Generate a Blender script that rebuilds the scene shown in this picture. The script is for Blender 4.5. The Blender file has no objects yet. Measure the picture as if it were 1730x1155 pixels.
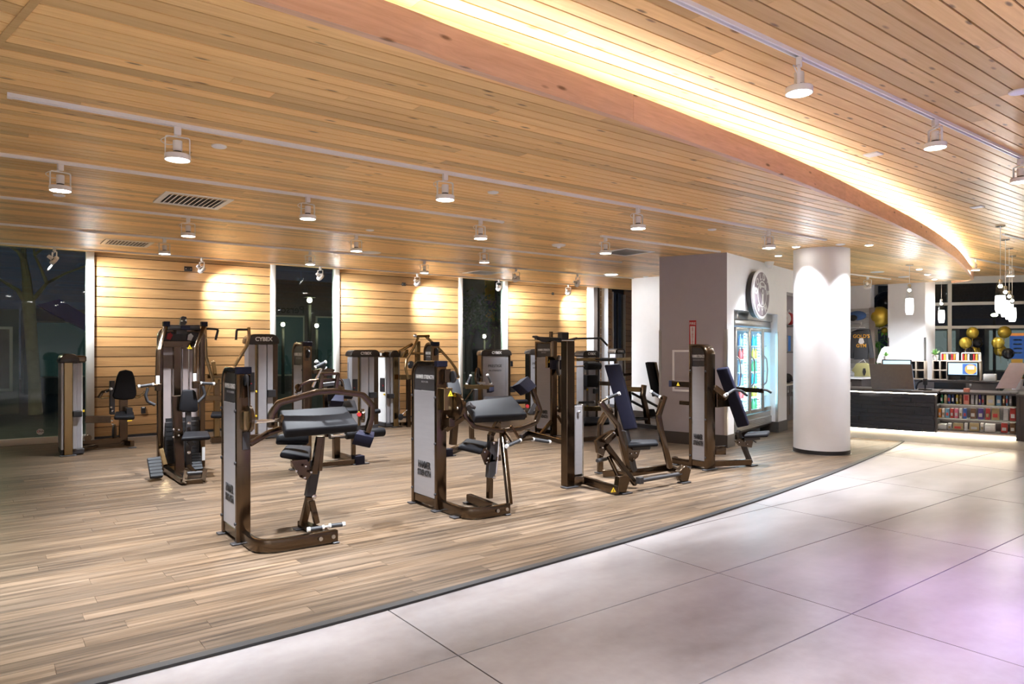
import bpy, bmesh, math, random
from mathutils import Vector, Matrix
random.seed(7)
sc = bpy.context.scene
COL = sc.collection
V = Vector

# ------------------------------------------------------------------ camera
FPX, CX, HY, CAMH = 1177.6, 865.0, 586.0, 1.5          # focal length (px), centre, horizon row, eye height
AX = math.atan2(2418 - CX, FPX)                        # world +X lies this far right of the view axis
FW = V((math.cos(AX), math.sin(AX), 0)); RT = V((math.sin(AX), -math.cos(AX), 0)); UP = V((0, 0, 1))
CAM = V((0, 0, CAMH))
cd = bpy.data.cameras.new('camera'); cam = bpy.data.objects.new('camera', cd); COL.objects.link(cam)
cam.location = CAM
cam.rotation_euler = (math.pi / 2, 0, math.atan2(FW.y, FW.x) - math.pi / 2)
cd.sensor_width = 36; cd.lens = FPX / 1730 * 36; cd.shift_y = (HY - 577.5) / 1730; cd.clip_start = .05; cd.clip_end = 200
sc.camera = cam
# ------------------------------------------------------------------ world (night) and exposure
w = bpy.data.worlds.new('night'); sc.world = w; w.use_nodes = True
w.node_tree.nodes['Background'].inputs[0].default_value = (.002, .0025, .004, 1)
w.node_tree.nodes['Background'].inputs[1].default_value = 1.0
sc.view_settings.view_transform = 'Standard'; sc.view_settings.look = 'None'
sc.view_settings.gamma = 1.0; sc.view_settings.use_curve_mapping = False
sc.view_settings.exposure = 3.4
sc.cycles.max_bounces = 8; sc.cycles.glossy_bounces = 3; sc.cycles.transparent_max_bounces = 8
SPOT_W = 120.0          # one track head
COVE = 4.5             # strip in the ceiling cove

# ------------------------------------------------------------------ pixel -> place helpers
def ray(px, py): return FW + RT * ((px - CX) / FPX) + UP * ((HY - py) / FPX)
def Zp(px, py, z=0.0):
    d = ray(px, py); return CAM + d * ((z - CAMH) / d.z)
def Xp(px, py, X):
    d = ray(px, py); return CAM + d * (X / d.x)
def Yp(px, py, Y):
    d = ray(px, py); return CAM + d * (Y / d.y)
def Pp(px, py, o, n):
    d = ray(px, py); o = V((o[0], o[1], 0)); n = V((n[0], n[1], 0)); return CAM + d * ((o - V((0, 0, 0))).dot(n) / V((d.x, d.y, 0)).dot(n))
def zc(y): return 2.782 + .0189 * y                    # the lower ceiling rises gently towards the back
ZU = 3.15                                              # the upper ceiling
def Cp(px, py):
    d = ray(px, py); t = (2.782 - CAMH) / (d.z - .0189 * d.y); return CAM + d * t
def Up_(px, py): return Zp(px, py, ZU)

# ------------------------------------------------------------------ mesh builder
ORG = {}
def tag(o, label=None, cat=None, group=None, kind=None):
    if label: o['label'] = label
    if cat: o['category'] = cat
    if group: o['group'] = group
    if kind: o['kind'] = kind
    return o
def thing(name, label, cat, loc, group=None):
    o = bpy.data.objects.new(name, None); COL.objects.link(o); o.location = loc; o.empty_display_size = .1
    ORG[o] = V(loc)
    return tag(o, label, cat, group)
def fillet(pts, r, k=5, closed=False):
    if r <= 0: return pts
    out = []; n = len(pts)
    for i in range(n):
        if not closed and i in (0, n - 1): out.append(pts[i]); continue
        p, a, b = pts[i], pts[i - 1], pts[(i + 1) % n]
        u, v = (a - p), (b - p); lu, lv = u.length, v.length
        if lu < 1e-6 or lv < 1e-6: continue
        u /= lu; v /= lv; c = max(-1, min(1, u.dot(v))); ang = math.acos(c)
        if ang > 3.0 or ang < .05: out.append(p); continue
        t = min(r / math.tan(ang / 2), lu * .48, lv * .48)
        p0, p1 = p + u * t, p + v * t
        for j in range(k + 1):
            s = j / k
            out.append(p0 * (1 - s) ** 2 + p * 2 * s * (1 - s) + p1 * s * s)
    return out
class MB:
    def __init__(s): s.v = []; s.f = []; s.t = []
    def add(s, vs, fs, tint=None):
        b = len(s.v); s.v += [V(p) for p in vs]; s.f += [tuple(i + b for i in f) for f in fs]
        if tint is not None: s.t += [tint] * len(vs)
        return s
    def box(s, x0, x1, y0, y1, z0, z1, tint=None):
        return s.add([(x0, y0, z0), (x1, y0, z0), (x1, y1, z0), (x0, y1, z0), (x0, y0, z1), (x1, y0, z1), (x1, y1, z1), (x0, y1, z1)],
                     [(0, 3, 2, 1), (4, 5, 6, 7), (0, 1, 5, 4), (1, 2, 6, 5), (2, 3, 7, 6), (3, 0, 4, 7)], tint)
    def obox(s, c, a, b, d):           # centre and three half axes
        c = V(c); a = V(a); b = V(b); d = V(d)
        return s.add([c - a - b - d, c + a - b - d, c + a + b - d, c - a + b - d, c - a - b + d, c + a - b + d, c + a + b + d, c - a + b + d],
                     [(0, 3, 2, 1), (4, 5, 6, 7), (0, 1, 5, 4), (1, 2, 6, 5), (2, 3, 7, 6), (3, 0, 4, 7)])
    def slab(s, poly, th, n=None, tint=None):    # polygon pushed back by th along -normal (or along a given vector)
        poly = [V(p) for p in poly]; k = len(poly)
        if n is None:
            n = V((0, 0, 0))
            for i in range(k): n += (poly[i] - poly[0]).cross(poly[(i + 1) % k] - poly[0])
            n.normalize(); off = -n * th
        else: off = V(n) * th
        return s.add(poly + [p + off for p in poly],
                     [tuple(range(k)), tuple(range(2 * k - 1, k - 1, -1))] + [(i, k + i, k + (i + 1) % k, (i + 1) % k) for i in range(k)], tint)
    def tube(s, pts, w, h, n, fr=0.0, k=5, closed=False):   # rectangular section: w along n, h across
        pts = fillet([V(p) for p in pts], fr, k, closed); n = V(n).normalized(); m = len(pts); vs = []; fs = []
        for i, p in enumerate(pts):
            a = pts[i - 1] if (i or closed) else None; b = pts[(i + 1) % m] if (i < m - 1 or closed) else None
            t1 = (p - a).normalized() if a is not None else (b - p).normalized()
            t2 = (b - p).normalized() if b is not None else t1
            t = (t1 + t2).normalized(); sd = t.cross(n)
            if sd.length < 1e-5: sd = t.cross(V((.3, .5, .8)))
            sd.normalize(); mt = min(1 / max(.3, t.dot(t1)), 2.0); nn = sd.cross(t).normalized()
            for q, e in ((-1, -1), (1, -1), (1, 1), (-1, 1)):
                vs.append(p + nn * (q * w / 2) + sd * (e * h / 2 * mt))
        L = m if closed else m - 1
        for i in range(L):
            a = i * 4; b = ((i + 1) % m) * 4
            for j in range(4): fs.append((a + j, a + (j + 1) % 4, b + (j + 1) % 4, b + j))
        if not closed: fs += [(3, 2, 1, 0), tuple((m - 1) * 4 + j for j in range(4))]
        return s.add(vs, fs)
    def rod(s, pts, r, n=10, fr=0.0, k=5, caps=True):
        pts = fillet([V(p) for p in pts], fr, k); m = len(pts); vs = []; fs = []
        rs = r if isinstance(r, (list, tuple)) else [r] * m
        if len(rs) != m: rs = [rs[0]] * m
        t = (pts[1] - pts[0]).normalized(); u = t.orthogonal().normalized()
        for i, p in enumerate(pts):
            t1 = (p - pts[i - 1]).normalized() if i else (pts[1] - p).normalized()
            t2 = (pts[i + 1] - p).normalized() if i < m - 1 else t1
            t = (t1 + t2); t = t.normalized() if t.length > 1e-6 else t1
            u = (u - t * u.dot(t)).normalized(); v2 = t.cross(u)
            for j in range(n):
                a = 2 * math.pi * j / n; vs.append(p + (u * math.cos(a) + v2 * math.sin(a)) * rs[i])
        for i in range(m - 1):
            for j in range(n): fs.append((i * n + j, i * n + (j + 1) % n, (i + 1) * n + (j + 1) % n, (i + 1) * n + j))
        if caps: fs += [tuple(range(n - 1, -1, -1)), tuple((m - 1) * n + j for j in range(n))]
        return s.add(vs, fs)
    def lathe(s, prof, o, n=24, ax=(0, 0, 1)):     # prof = [(r, h)] about axis ax through o
        o = V(o); ax = V(ax).normalized(); u = ax.orthogonal().normalized(); w2 = ax.cross(u); vs = []; fs = []; m = len(prof)
        for r, h in prof:
            for j in range(n):
                a = 2 * math.pi * j / n; vs.append(o + ax * h + (u * math.cos(a) + w2 * math.sin(a)) * max(r, 1e-4))
        for i in range(m - 1):
            for j in range(n): fs.append((i * n + j, i * n + (j + 1) % n, (i + 1) * n + (j + 1) % n, (i + 1) * n + j))
        fs += [tuple(range(n - 1, -1, -1)), tuple((m - 1) * n + j for j in range(n))]
        return s.add(vs, fs)
    def ball(s, c, r, n=12, sc_=(1, 1, 1)):
        vs = []; fs = []; m = max(6, n // 2 + 2); c = V(c)
        for i in range(m + 1):
            th = math.pi * i / m
            for j in range(n):
                a = 2 * math.pi * j / n
                vs.append(c + V((math.sin(th) * math.cos(a) * r * sc_[0], math.sin(th) * math.sin(a) * r * sc_[1], math.cos(th) * r * sc_[2])))
        for i in range(m):
            for j in range(n): fs.append((i * n + j, (i + 1) * n + j, (i + 1) * n + (j + 1) % n, i * n + (j + 1) % n))
        return s.add(vs, fs)
    def mesh(s, name, org=(0, 0, 0), bevel=0, seg=2, smooth=True, ang=35):
        me = bpy.data.meshes.new(name); o = V(org)
        me.from_pydata([tuple(p - o) for p in s.v], [], s.f)
        if s.t and len(s.t) == len(s.v):
            at = me.attributes.new('tint', 'FLOAT', 'POINT'); at.data.foreach_set('value', s.t)
        bm = bmesh.new(); bm.from_mesh(me)
        if not s.t: bmesh.ops.remove_doubles(bm, verts=bm.verts, dist=1e-5)
        bmesh.ops.recalc_face_normals(bm, faces=bm.faces)
        if bevel:
            ed = [e for e in bm.edges if len(e.link_faces) == 2 and e.calc_face_angle(0) > .6]
            bmesh.ops.bevel(bm, geom=ed, offset=bevel, segments=seg, profile=.5, affect='EDGES', clamp_overlap=True)
        bm.to_mesh(me); bm.free()
        if smooth:
            me.shade_smooth(); me.set_sharp_from_angle(angle=math.radians(ang))
        return me
    def to(s, name, mat, parent=None, bevel=0, seg=2, smooth=True, loc=None, ang=35):
        org = ORG.get(parent, V((0, 0, 0))) if parent else (V(loc) if loc is not None else V((0, 0, 0)))
        me = s.mesh(name, org, bevel, seg, smooth, ang)
        o = bpy.data.objects.new(name, me); COL.objects.link(o); me.materials.append(mat)
        if parent: o.parent = parent
        else: o.location = org
        ORG[o] = V(org)
        return o
def put(name, me, parent=None, loc=(0, 0, 0), rot=None, scale=None):
    o = bpy.data.objects.new(name, me); COL.objects.link(o); o.location = loc
    if parent: o.parent = parent
    if rot: o.rotation_euler = rot
    if scale: o.scale = scale
    return o
def copy_tree(o, parent=None):
    c = o.copy(); COL.objects.link(c)
    if parent: c.parent = parent
    for ch in [x for x in KIDS.get(o, [])]: KIDS.setdefault(c, []).append(copy_tree(ch, c))
    return c
KIDS = {}
def text(name, body, size, pos, right, up, mat, parent, ex=.001, align='CENTER', bold=1.0, sx=1.0):
    cu = bpy.data.curves.new('txt', 'FONT'); cu.body = body; cu.size = size; cu.extrude = ex; cu.align_x = align; cu.align_y = 'CENTER'
    cu.offset = .012 * size * bold; cu.resolution_u = 3
    t = bpy.data.objects.new('txt', cu); COL.objects.link(t)
    me = bpy.data.meshes.new_from_object(t.evaluated_get(bpy.context.evaluated_depsgraph_get()))
    bpy.data.objects.remove(t); bpy.data.curves.remove(cu)
    r = V(right).normalized(); u = V(up); u = (u - r * u.dot(r)).normalized(); n = r.cross(u)
    M = Matrix(((r.x * sx, u.x, n.x), (r.y * sx, u.y, n.y), (r.z * sx, u.z, n.z)))
    org = ORG.get(parent, V((0, 0, 0))) if parent else V((0, 0, 0))
    for v in me.vertices: v.co = M @ v.co + V(pos) - org
    me.materials.clear(); me.materials.append(mat)
    o = bpy.data.objects.new(name, me); COL.objects.link(o)
    if parent: o.parent = parent
    ORG[o] = org
    return o

# ------------------------------------------------------------------ materials
class G:
    def __init__(s, name):
        s.m = bpy.data.materials.new(name); s.m.use_nodes = True; s.nt = s.m.node_tree; s.N = s.nt.nodes
        s.b = s.N['Principled BSDF']; s.out = s.N['Material Output']
    def n(s, t, **k):
        x = s.N.new(t)
        for a, b in k.items(): setattr(x, a, b)
        return x
    def l(s, a, b): s.nt.links.new(a, b)
    def pos(s, sx=1, sy=1, sz=1):
        g = s.n('ShaderNodeNewGeometry'); m = s.n('ShaderNodeVectorMath', operation='MULTIPLY'); m.inputs[1].default_value = (sx, sy, sz)
        s.l(g.outputs['Position'], m.inputs[0]); return m.outputs[0]
    def obj(s, sx=1, sy=1, sz=1):
        g = s.n('ShaderNodeTexCoord'); m = s.n('ShaderNodeVectorMath', operation='MULTIPLY'); m.inputs[1].default_value = (sx, sy, sz)
        s.l(g.outputs['Object'], m.inputs[0]); return m.outputs[0]
    def noise(s, vec, scale=1, detail=4, rough=.55, dist=0):
        x = s.n('ShaderNodeTexNoise'); x.inputs['Scale'].default_value = scale; x.inputs['Detail'].default_value = detail
        x.inputs['Roughness'].default_value = rough; x.inputs['Distortion'].default_value = dist
        s.l(vec, x.inputs['Vector']); return x.outputs['Fac']
    def ramp(s, fac, stops):
        x = s.n('ShaderNodeValToRGB'); e = x.color_ramp.elements
        while len(e) < len(stops): e.new(.5)
        for i, (p, c) in enumerate(stops): e[i].position = p; e[i].color = (*c, 1) if len(c) == 3 else c
        s.l(fac, x.inputs[0]); return x.outputs['Color']
    def mix(s, fac, a, b, bt='MIX'):
        x = s.n('ShaderNodeMix', data_type='RGBA', blend_type=bt)
        for i, v in ((0, fac), (6, a), (7, b)):
            if isinstance(v, (int, float)): x.inputs[i].default_value = v
            elif isinstance(v, tuple): x.inputs[i].default_value = (*v, 1)
            else: s.l(v, x.inputs[i])
        return x.outputs[2]
    def math(s, op, a, b=0.0, c=None):
        x = s.n('ShaderNodeMath', operation=op)
        for i, v in ((0, a), (1, b), (2, c)):
            if v is None: continue
            if isinstance(v, (int, float)): x.inputs[i].default_value = v
            else: s.l(v, x.inputs[i])
        return x.outputs[0]
    def attr(s, name='tint'):
        x = s.n('ShaderNodeAttribute'); x.attribute_name = name; return x.outputs['Fac']
    def bump(s, h, st=.2, d=.01):
        x = s.n('ShaderNodeBump'); x.inputs['Strength'].default_value = st; x.inputs['Distance'].default_value = d
        s.l(h, x.inputs['Height']); s.l(x.outputs[0], s.b.inputs['Normal'])
    def set(s, col=None, rough=None, metal=None, spec=None, coat=None):
        for k, v in (('Base Color', col), ('Roughness', rough), ('Metallic', metal), ('Specular IOR Level', spec), ('Coat Weight', coat)):
            if v is None: continue
            if isinstance(v, (int, float)): s.b.inputs[k].default_value = v
            elif isinstance(v, tuple): s.b.inputs[k].default_value = (*v, 1)
            else: s.l(v, s.b.inputs[k])
        return s.m
PLAIN = {}
def plain(name, col, rough=.5, metal=0.0, var=.12, scale=9, spec=.5, coat=0.0):
    if name in PLAIN: return PLAIN[name]
    g = G(name); f = g.noise(g.obj(), scale, 3)
    c = g.mix(f, tuple(x * (1 - var) for x in col), tuple(min(1, x * (1 + var)) for x in col))
    PLAIN[name] = g.set(c, rough, metal, spec, coat); return PLAIN[name]
def emit(name, col, st, base=None):
    g = G(name); g.b.inputs['Base Color'].default_value = (*(base or col), 1); g.b.inputs['Emission Color'].default_value = (*col, 1); g.b.inputs['Emission Strength'].default_value = st
    return g.m
def wood_planks(name, dark, light, along='x', knots=True, rough=.45, vary=.35, knotcol=(.16, .075, .03)):
    g = G(name); s1 = (1.1, 22, 22) if along == 'x' else (22, 1.1, 22)
    t = g.attr(); sh = g.n('ShaderNodeCombineXYZ'); g.l(g.math('MULTIPLY', t, 37.0), sh.inputs[0]); g.l(g.math('MULTIPLY', t, 91.0), sh.inputs[2])
    def shifted(v):
        a = g.n('ShaderNodeVectorMath', operation='ADD'); g.l(v, a.inputs[0]); g.l(sh.outputs[0], a.inputs[1]); return a.outputs[0]
    gr = g.noise(shifted(g.pos(*s1)), 1.6, 5, .6, .6)
    c = g.ramp(gr, [(.25, dark), (.75, light)])
    v = g.ramp(t, [(0, (1 - vary,) * 3), (.5, (1, 1, 1)), (1, (1 + vary * .25, 1 + vary * .2, 1 + vary * .12))])
    c = g.mix(1.0, c, v, 'MULTIPLY')
    if knots:
        k = g.n('ShaderNodeTexVoronoi'); k.inputs['Scale'].default_value = 1.0
        g.l(shifted(g.pos(*((3.2, 11, 11) if along == 'x' else (11, 3.2, 11)))), k.inputs['Vector'])
        kf = g.ramp(k.outputs['Distance'], [(.06, (1, 1, 1)), (.15, (0, 0, 0))])
        c = g.mix(g.math('MULTIPLY', kf, .88), c, knotcol)
    g.bump(gr, .06, .004)
    return g.set(c, rough)
M_ceil = wood_planks('pine_ceiling', (.74, .44, .16), (.93, .63, .28), rough=.42)
M_wall = wood_planks('cedar_board', (.31, .163, .062), (.48, .275, .11), knots=False, rough=.4, vary=.4)
M_fasc = wood_planks('fascia_wood', (.62, .37, .23), (.84, .55, .38), rough=.5, vary=.2)
def floor_mat():
    g = G('vinyl_plank'); t = g.attr()
    sh = g.n('ShaderNodeCombineXYZ'); g.l(g.math('MULTIPLY', t, 53.0), sh.inputs[0]); g.l(g.math('MULTIPLY', t, 17.0), sh.inputs[1])
    a = g.n('ShaderNodeVectorMath', operation='ADD'); g.l(g.pos(.8, 24, 1), a.inputs[0]); g.l(sh.outputs[0], a.inputs[1])
    n1 = g.noise(a.outputs[0], 1.0, 6, .62, .3)
    c = g.ramp(n1, [(.33, (.030, .019, .0125)), (.48, (.088, .058, .0355)), (.66, (.168, .119, .08))])
    v = g.ramp(t, [(0, (.72, .72, .72)), (.5, (1, 1, 1)), (1, (1.18, 1.16, 1.12))])
    c = g.mix(1.0, c, v, 'MULTIPLY'); g.bump(n1, .05, .002)
    return g.set(c, .42, spec=.4)
M_floor = floor_mat()
def concrete_mat():
    g = G('polished_concrete'); n1 = g.noise(g.pos(.7, 1.5, 1), 1.1, 4, .5, .2); n2 = g.noise(g.pos(), 14, 5)
    f = g.math('ADD', g.math('MULTIPLY', n1, .8), g.math('MULTIPLY', n2, .2))
    c = g.ramp(f, [(.24, (.13, .11, .106)), (.5, (.26, .236, .236)), (.76, (.38, .357, .363))])
    r = g.ramp(n2, [(0, (.25, .25, .25)), (1, (.38, .38, .38))])
    return g.set(c, r, spec=.55)
M_conc = concrete_mat()
def bronze_mat(name, a, b, rough, metal=.85):
    g = G(name); n = g.noise(g.pos(60, 60, 6), 1.2, 4, .6, .5); n2 = g.noise(g.pos(), 6, 3)
    c = g.mix(g.math('MULTIPLY', g.math('ADD', n, n2), .5), a, b)
    r = g.ramp(n, [(.3, (rough - .03,) * 3), (.7, (rough + .05,) * 3)])
    return g.set(c, r, metal)
M_brz = bronze_mat('bronze_lacquer', (.105, .076, .054), (.15, .11, .074), .2, 1.0)
M_brzl = bronze_mat('light_bronze_lacquer', (.26, .185, .09), (.36, .265, .14), .2, 1.0)
def silver_mat():
    g = G('brushed_panel'); n = g.noise(g.pos(3, 3, 40), 1, 4); n2 = g.noise(g.pos(), 3, 3)
    c = g.mix(g.math('MULTIPLY', g.math('ADD', n, n2), .5), (.235, .222, .23), (.33, .312, .32))
    return g.set(c, .38, .35)
M_panel = silver_mat()
M_cybp = plain('shroud_silver', (.33, .325, .345), .35, .3)
M_vinyl = plain('black_vinyl', (.009, .009, .011), .6, 0, .2, 30, .16)
M_navy = plain('navy_vinyl', (.009, .009, .02), .62, 0, .2, 30, .16)
M_black = plain('black_plastic', (.014, .014, .016), .4, 0, .2)
M_dark = plain('dark_paint', (.03, .028, .03), .45, 0, .2)
M_chrome = plain('chrome', (.75, .75, .76), .15, 1.0, .04)
M_steel = plain('stainless', (.55, .54, .52), .28, 1.0, .08)
M_rubber = plain('grip_rubber', (.018, .019, .023), .6)
M_grey = plain('grey_tread', (.03, .031, .033), .8, spec=.2)
M_white = plain('white_paint', (.82, .83, .86), .55, 0, .03)
M_lamp = plain('white_lamp_paint', (.82, .81, .79), .4, 0, .03)
M_greyw = plain('grey_wall_paint', (.37, .35, .385), .6, 0, .04)
M_frame = plain('window_frame_paint', (.58, .56, .51), .45, 0, .04)
M_base = plain('dark_baseboard', (.055, .047, .043), .4, 0, .15)
M_wt = plain('white_lettering', (.62, .62, .62), .5, 0, .02)
M_red = plain('red_paint', (.38, .012, .016), .45)
M_yel = plain('yellow_plastic', (.8, .55, .03), .4)
M_blk2 = plain('cast_iron', (.02, .02, .022), .5, .3)
M_lam = plain('dark_laminate', (.06, .05, .048), .35, 0, .2, 20)
M_tile = plain('black_tile', (.02, .02, .024), .3, 0, .25, 8)
M_gap = plain('dark_joint', (.018, .011, .007), .9)
M_orange = plain('orange_print', (.75, .3, .03), .5)
M_em = emit('lamp_lens', (1, .97, .92), 6)
M_led = emit('warm_led', (1, .90, .76), COVE)
M_toe = emit('counter_led', (1, .88, .68), 5)
def glass_mat(name, tint=(1, 1, 1), base=.0, ior=1.5):
    g = G(name); g.N.remove(g.b)
    fr = g.n('ShaderNodeFresnel'); fr.inputs[0].default_value = ior
    tr = g.n('ShaderNodeBsdfTransparent'); tr.inputs[0].default_value = (*tint, 1)
    gl = g.n('ShaderNodeBsdfGlossy'); gl.inputs['Roughness'].default_value = .02; gl.inputs[0].default_value = (.9, .95, .93, 1)
    mx = g.n('ShaderNodeMixShader'); bf = g.n('ShaderNodeNewGeometry'); g.l(g.math('MULTIPLY', g.math('ADD', fr.outputs[0], base), g.math('SUBTRACT', 1.0, bf.outputs['Backfacing'])), mx.inputs[0]); g.l(tr.outputs[0], mx.inputs[1]); g.l(gl.outputs[0], mx.inputs[2]); g.l(mx.outputs[0], g.out.inputs[0])
    return g.m
M_glass = glass_mat('window_glass', (.72, .8, .76), 0.0)
M_cglass = glass_mat('cooler_glass', (.95, .98, 1), .04)
ORD = ['first', 'second', 'third', 'fourth', 'fifth', 'sixth', 'seventh', 'eighth', 'ninth', 'tenth', 'eleventh', 'twelfth', 'thirteenth', 'fourteenth', 'fifteenth', 'sixteenth']
# ================================================================== STRUCTURE
def interp(tab, x, inv=False):
    a, b = (1, 0) if inv else (0, 1)
    if x <= tab[0][a]: p, q = tab[0], tab[1]
    elif x >= tab[-1][a]: p, q = tab[-2], tab[-1]
    else:
        for p, q in zip(tab, tab[1:]):
            if p[a] <= x <= q[a]: break
    d = q[a] - p[a]
    return p[b] + (q[b] - p[b]) * ((x - p[a]) / d if abs(d) > 1e-9 else 0)
def catmull(pts, k=8):
    out = []
    for i in range(len(pts) - 1):
        p0 = pts[max(i - 1, 0)]; p1 = pts[i]; p2 = pts[i + 1]; p3 = pts[min(i + 2, len(pts) - 1)]
        for j in range(k):
            t = j / k
            out.append(tuple(.5 * (2 * b + (c - a) * t + (2 * a - 5 * b + 4 * c - d) * t * t + (3 * b - a - 3 * c + d) * t ** 3) for a, b, c, d in zip(p0, p1, p2, p3)))
    return out + [tuple(pts[-1])]
EDGE = catmull([(-3, 3.585), (.35, 3.605), (1.64, 3.625), (2.67, 3.685), (3.94, 3.765), (4.82, 3.85), (5.51, 3.93), (6.63, 4.08), (8.45, 4.39), (10.73, 4.86), (11.9, 5.16)], 6)
FASC = catmull([(-4, 2.66), (.81, 2.74), (1.82, 2.8), (2.91, 2.875), (3.67, 2.94), (4.99, 3.08), (6.59, 3.33), (9.17, 3.81), (11.23, 4.28), (12.46, 4.6), (14.37, 5.16), (16.2, 5.74), (16.75, 6.3)], 6)
XEND = 16.3
def quick(name, poly, off, tint, mat, parent):
    k = len(poly); me = bpy.data.meshes.new(name)
    me.from_pydata([tuple(p) for p in poly] + [tuple(V(p) + V(off)) for p in poly], [],
                   [tuple(range(k)), tuple(range(2 * k - 1, k - 1, -1))] + [(i, k + i, k + (i + 1) % k, (i + 1) % k) for i in range(k)])
    at = me.attributes.new('tint', 'FLOAT', 'POINT'); at.data.foreach_set('value', [tint] * (2 * k))
    me.materials.append(mat); o = bpy.data.objects.new(name, me); COL.objects.link(o); o.parent = parent
    return o
def pieces(cands, name, off, mat, parent, limit, stuffname):
    """cands = polygons of alike pieces; the nearest `limit` in view become parts, the rest one joined part"""
    def key(c):
        m = sum((V(p) for p in c), V((0, 0, 0))) / len(c) - CAM; dep = m.dot(FW)
        inview = dep > .3 and -80 < CX + FPX * m.dot(RT) / dep < 1810 and -400 < HY - FPX * m.z / dep < 1300
        near = min((V(p) - CAM).length for p in c)
        return (0 if (inview or near < 4) else 1, near)
    cands = sorted(cands, key=key); mb = MB()
    for i, c in enumerate(cands):
        t = random.random()
        if i < limit: quick(name, c, off, t, mat, parent)
        else: mb.slab(c, 1, off, t)
    if mb.v:
        o = mb.to(stuffname, mat, parent, smooth=False); o['kind'] = 'stuff'

def clip_row(tab, xa, xb, ya, yb):
    """the part of a board [xa,xb] x [ya,yb] that lies beyond the curve y = tab(x)"""
    if xb - xa < .03: return None
    if interp(tab, xb) <= ya: return [(xa, ya), (xb, ya), (xb, yb), (xa, yb)]
    if interp(tab, xa) >= yb: return None
    xe = min(xb, interp(tab, yb, True)); xs = min(max(xa, interp(tab, ya, True)), xe)
    low = [(xa, max(ya, interp(tab, xa)))] + ([(xs, ya)] if xs > xa + .004 else [])
    n = max(2, int((xe - xs) / .25))
    for i in range(1, n + 1):
        x = xs + (xe - xs) * i / n; low.append((x, min(yb, max(ya, interp(tab, x)))))
    up = [(xe, yb), (xa, yb)] if low[-1][1] < yb - .002 else [(xa, yb)]
    return low + up if xe - xa > .02 else None
# ---- floor
fl = MB().box(-3, 20, -4.2, 13.3, -.12, -.02).to('floor', M_gap, smooth=False); tag(fl, kind='structure')
JX = [-2.2 + 2.025 * i - .01 for i in range(0, 8)] ; JX = [-4.24, -2.21, -.19, 1.84, 3.89, 5.91, 7.93, 9.95, 11.97, 13.99, 18.5]
JY = [-4.2, -3.37, -2.48, -1.59, -.70, .19, 1.08, 1.97, 2.86, 3.75, 4.64, 5.6]
for i in range(len(JX) - 1):
    for j in range(len(JY) - 1):
        x0, x1, y0, y1 = JX[i] + .004, JX[i + 1] - .004, JY[j] + .004, JY[j + 1] - .004
        if JY[j] >= 3.7 and x1 < 3.8: continue
        if JY[j] >= 4.6 and x1 < 9: continue
        MB().box(max(x0, -3), x1, y0, y1, -.02, 0).to('concrete_slab', M_conc, fl, smooth=False)
pw, plen = .131, 1.22; c = []; r = 0; y = 3.53
while y < 13.0:
    x = -2.6 - random.random() * plen; ya, yb = y + .0008, min(y + pw, 13.0) - .0008
    ea, eb = (interp(EDGE, q, True) if q > 3.6 else -9 for q in (ya, yb)); ea = min(ea, 16.2); eb = min(eb, 16.2)
    while x < max(ea, eb):
        xa, xb = x + .0008, x + plen - .0008
        poly = clip_row(EDGE, xa, min(xb, 16.2), ya, yb)
        if poly: c.append([V((p[0], p[1], .006)) for p in poly])
        x += plen
    y += pw; r += 1
pieces(c, 'floor_plank', (0, 0, -.022), M_floor, fl, 300, 'floor_planks_beyond')
M_strip = plain('black_edge_strip', (.025, .025, .026), .45)
st = MB().tube([(x, y_ - .012, .004) for x, y_ in EDGE], .02, .055, (0, 0, 1)).to('trim_1', M_strip); tag(st, 'black curved reducer strip between the wood floor and the concrete', kind='structure')

# ---- lower ceiling
SEAM = lambda y: .186 - .183 * (y - 3.18)
cb = MB(); P = [(x, y_) for x, y_ in FASC if x < XEND]; P = P + [(XEND, 13.3), (-3, 13.3), (-3, 2.7)]
for a, b in zip([p for p in FASC if p[0] < XEND], [p for p in FASC if p[0] < XEND][1:]):
    cb.add([(a[0], a[1], zc(a[1]) + .0105), (b[0], b[1], zc(b[1]) + .0105), (b[0], 13.3, zc(13.3) + .0105), (a[0], 13.3, zc(13.3) + .0105),
            (a[0], a[1], zc(a[1]) + .05), (b[0], b[1], zc(b[1]) + .05), (b[0], 13.3, zc(13.3) + .05), (a[0], 13.3, zc(13.3) + .05)],
           [(0, 3, 2, 1), (4, 5, 6, 7), (0, 1, 5, 4), (2, 3, 7, 6)])
cl = cb.to('ceiling', M_gap, smooth=False); tag(cl, kind='structure')
pw = .106; c = []; y = 2.66
while y < 13.0:
    ya, yb = y + .0055, min(y + pw, 13.02) - .0055
    ea, eb = (min(XEND, interp(FASC, q, True)) if q > 2.7 else -3 for q in (ya, yb)); sa, sb = SEAM(ya), SEAM(yb)
    x = -2 + random.random() * 2.5
    bounds = [min(sa, sb) - 1]
    while x < XEND:
        if x > max(sa, sb) + .4: bounds.append(x)
        x += random.choice([2.4, 3.0, 3.6, 4.2])
    bounds.append(XEND + 1)
    for xa, xb in zip(bounds, bounds[1:]):
        poly = clip_row(FASC, max(xa + .001, sa), min(xb - .001, XEND), ya, yb)
        if poly and xa < sa:
            poly[0] = (sa, poly[0][1]); poly[-1] = (sb, poly[-1][1])
        if poly: c.append([V((p[0], p[1], zc(p[1]))) for p in poly])
    y += pw
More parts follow.
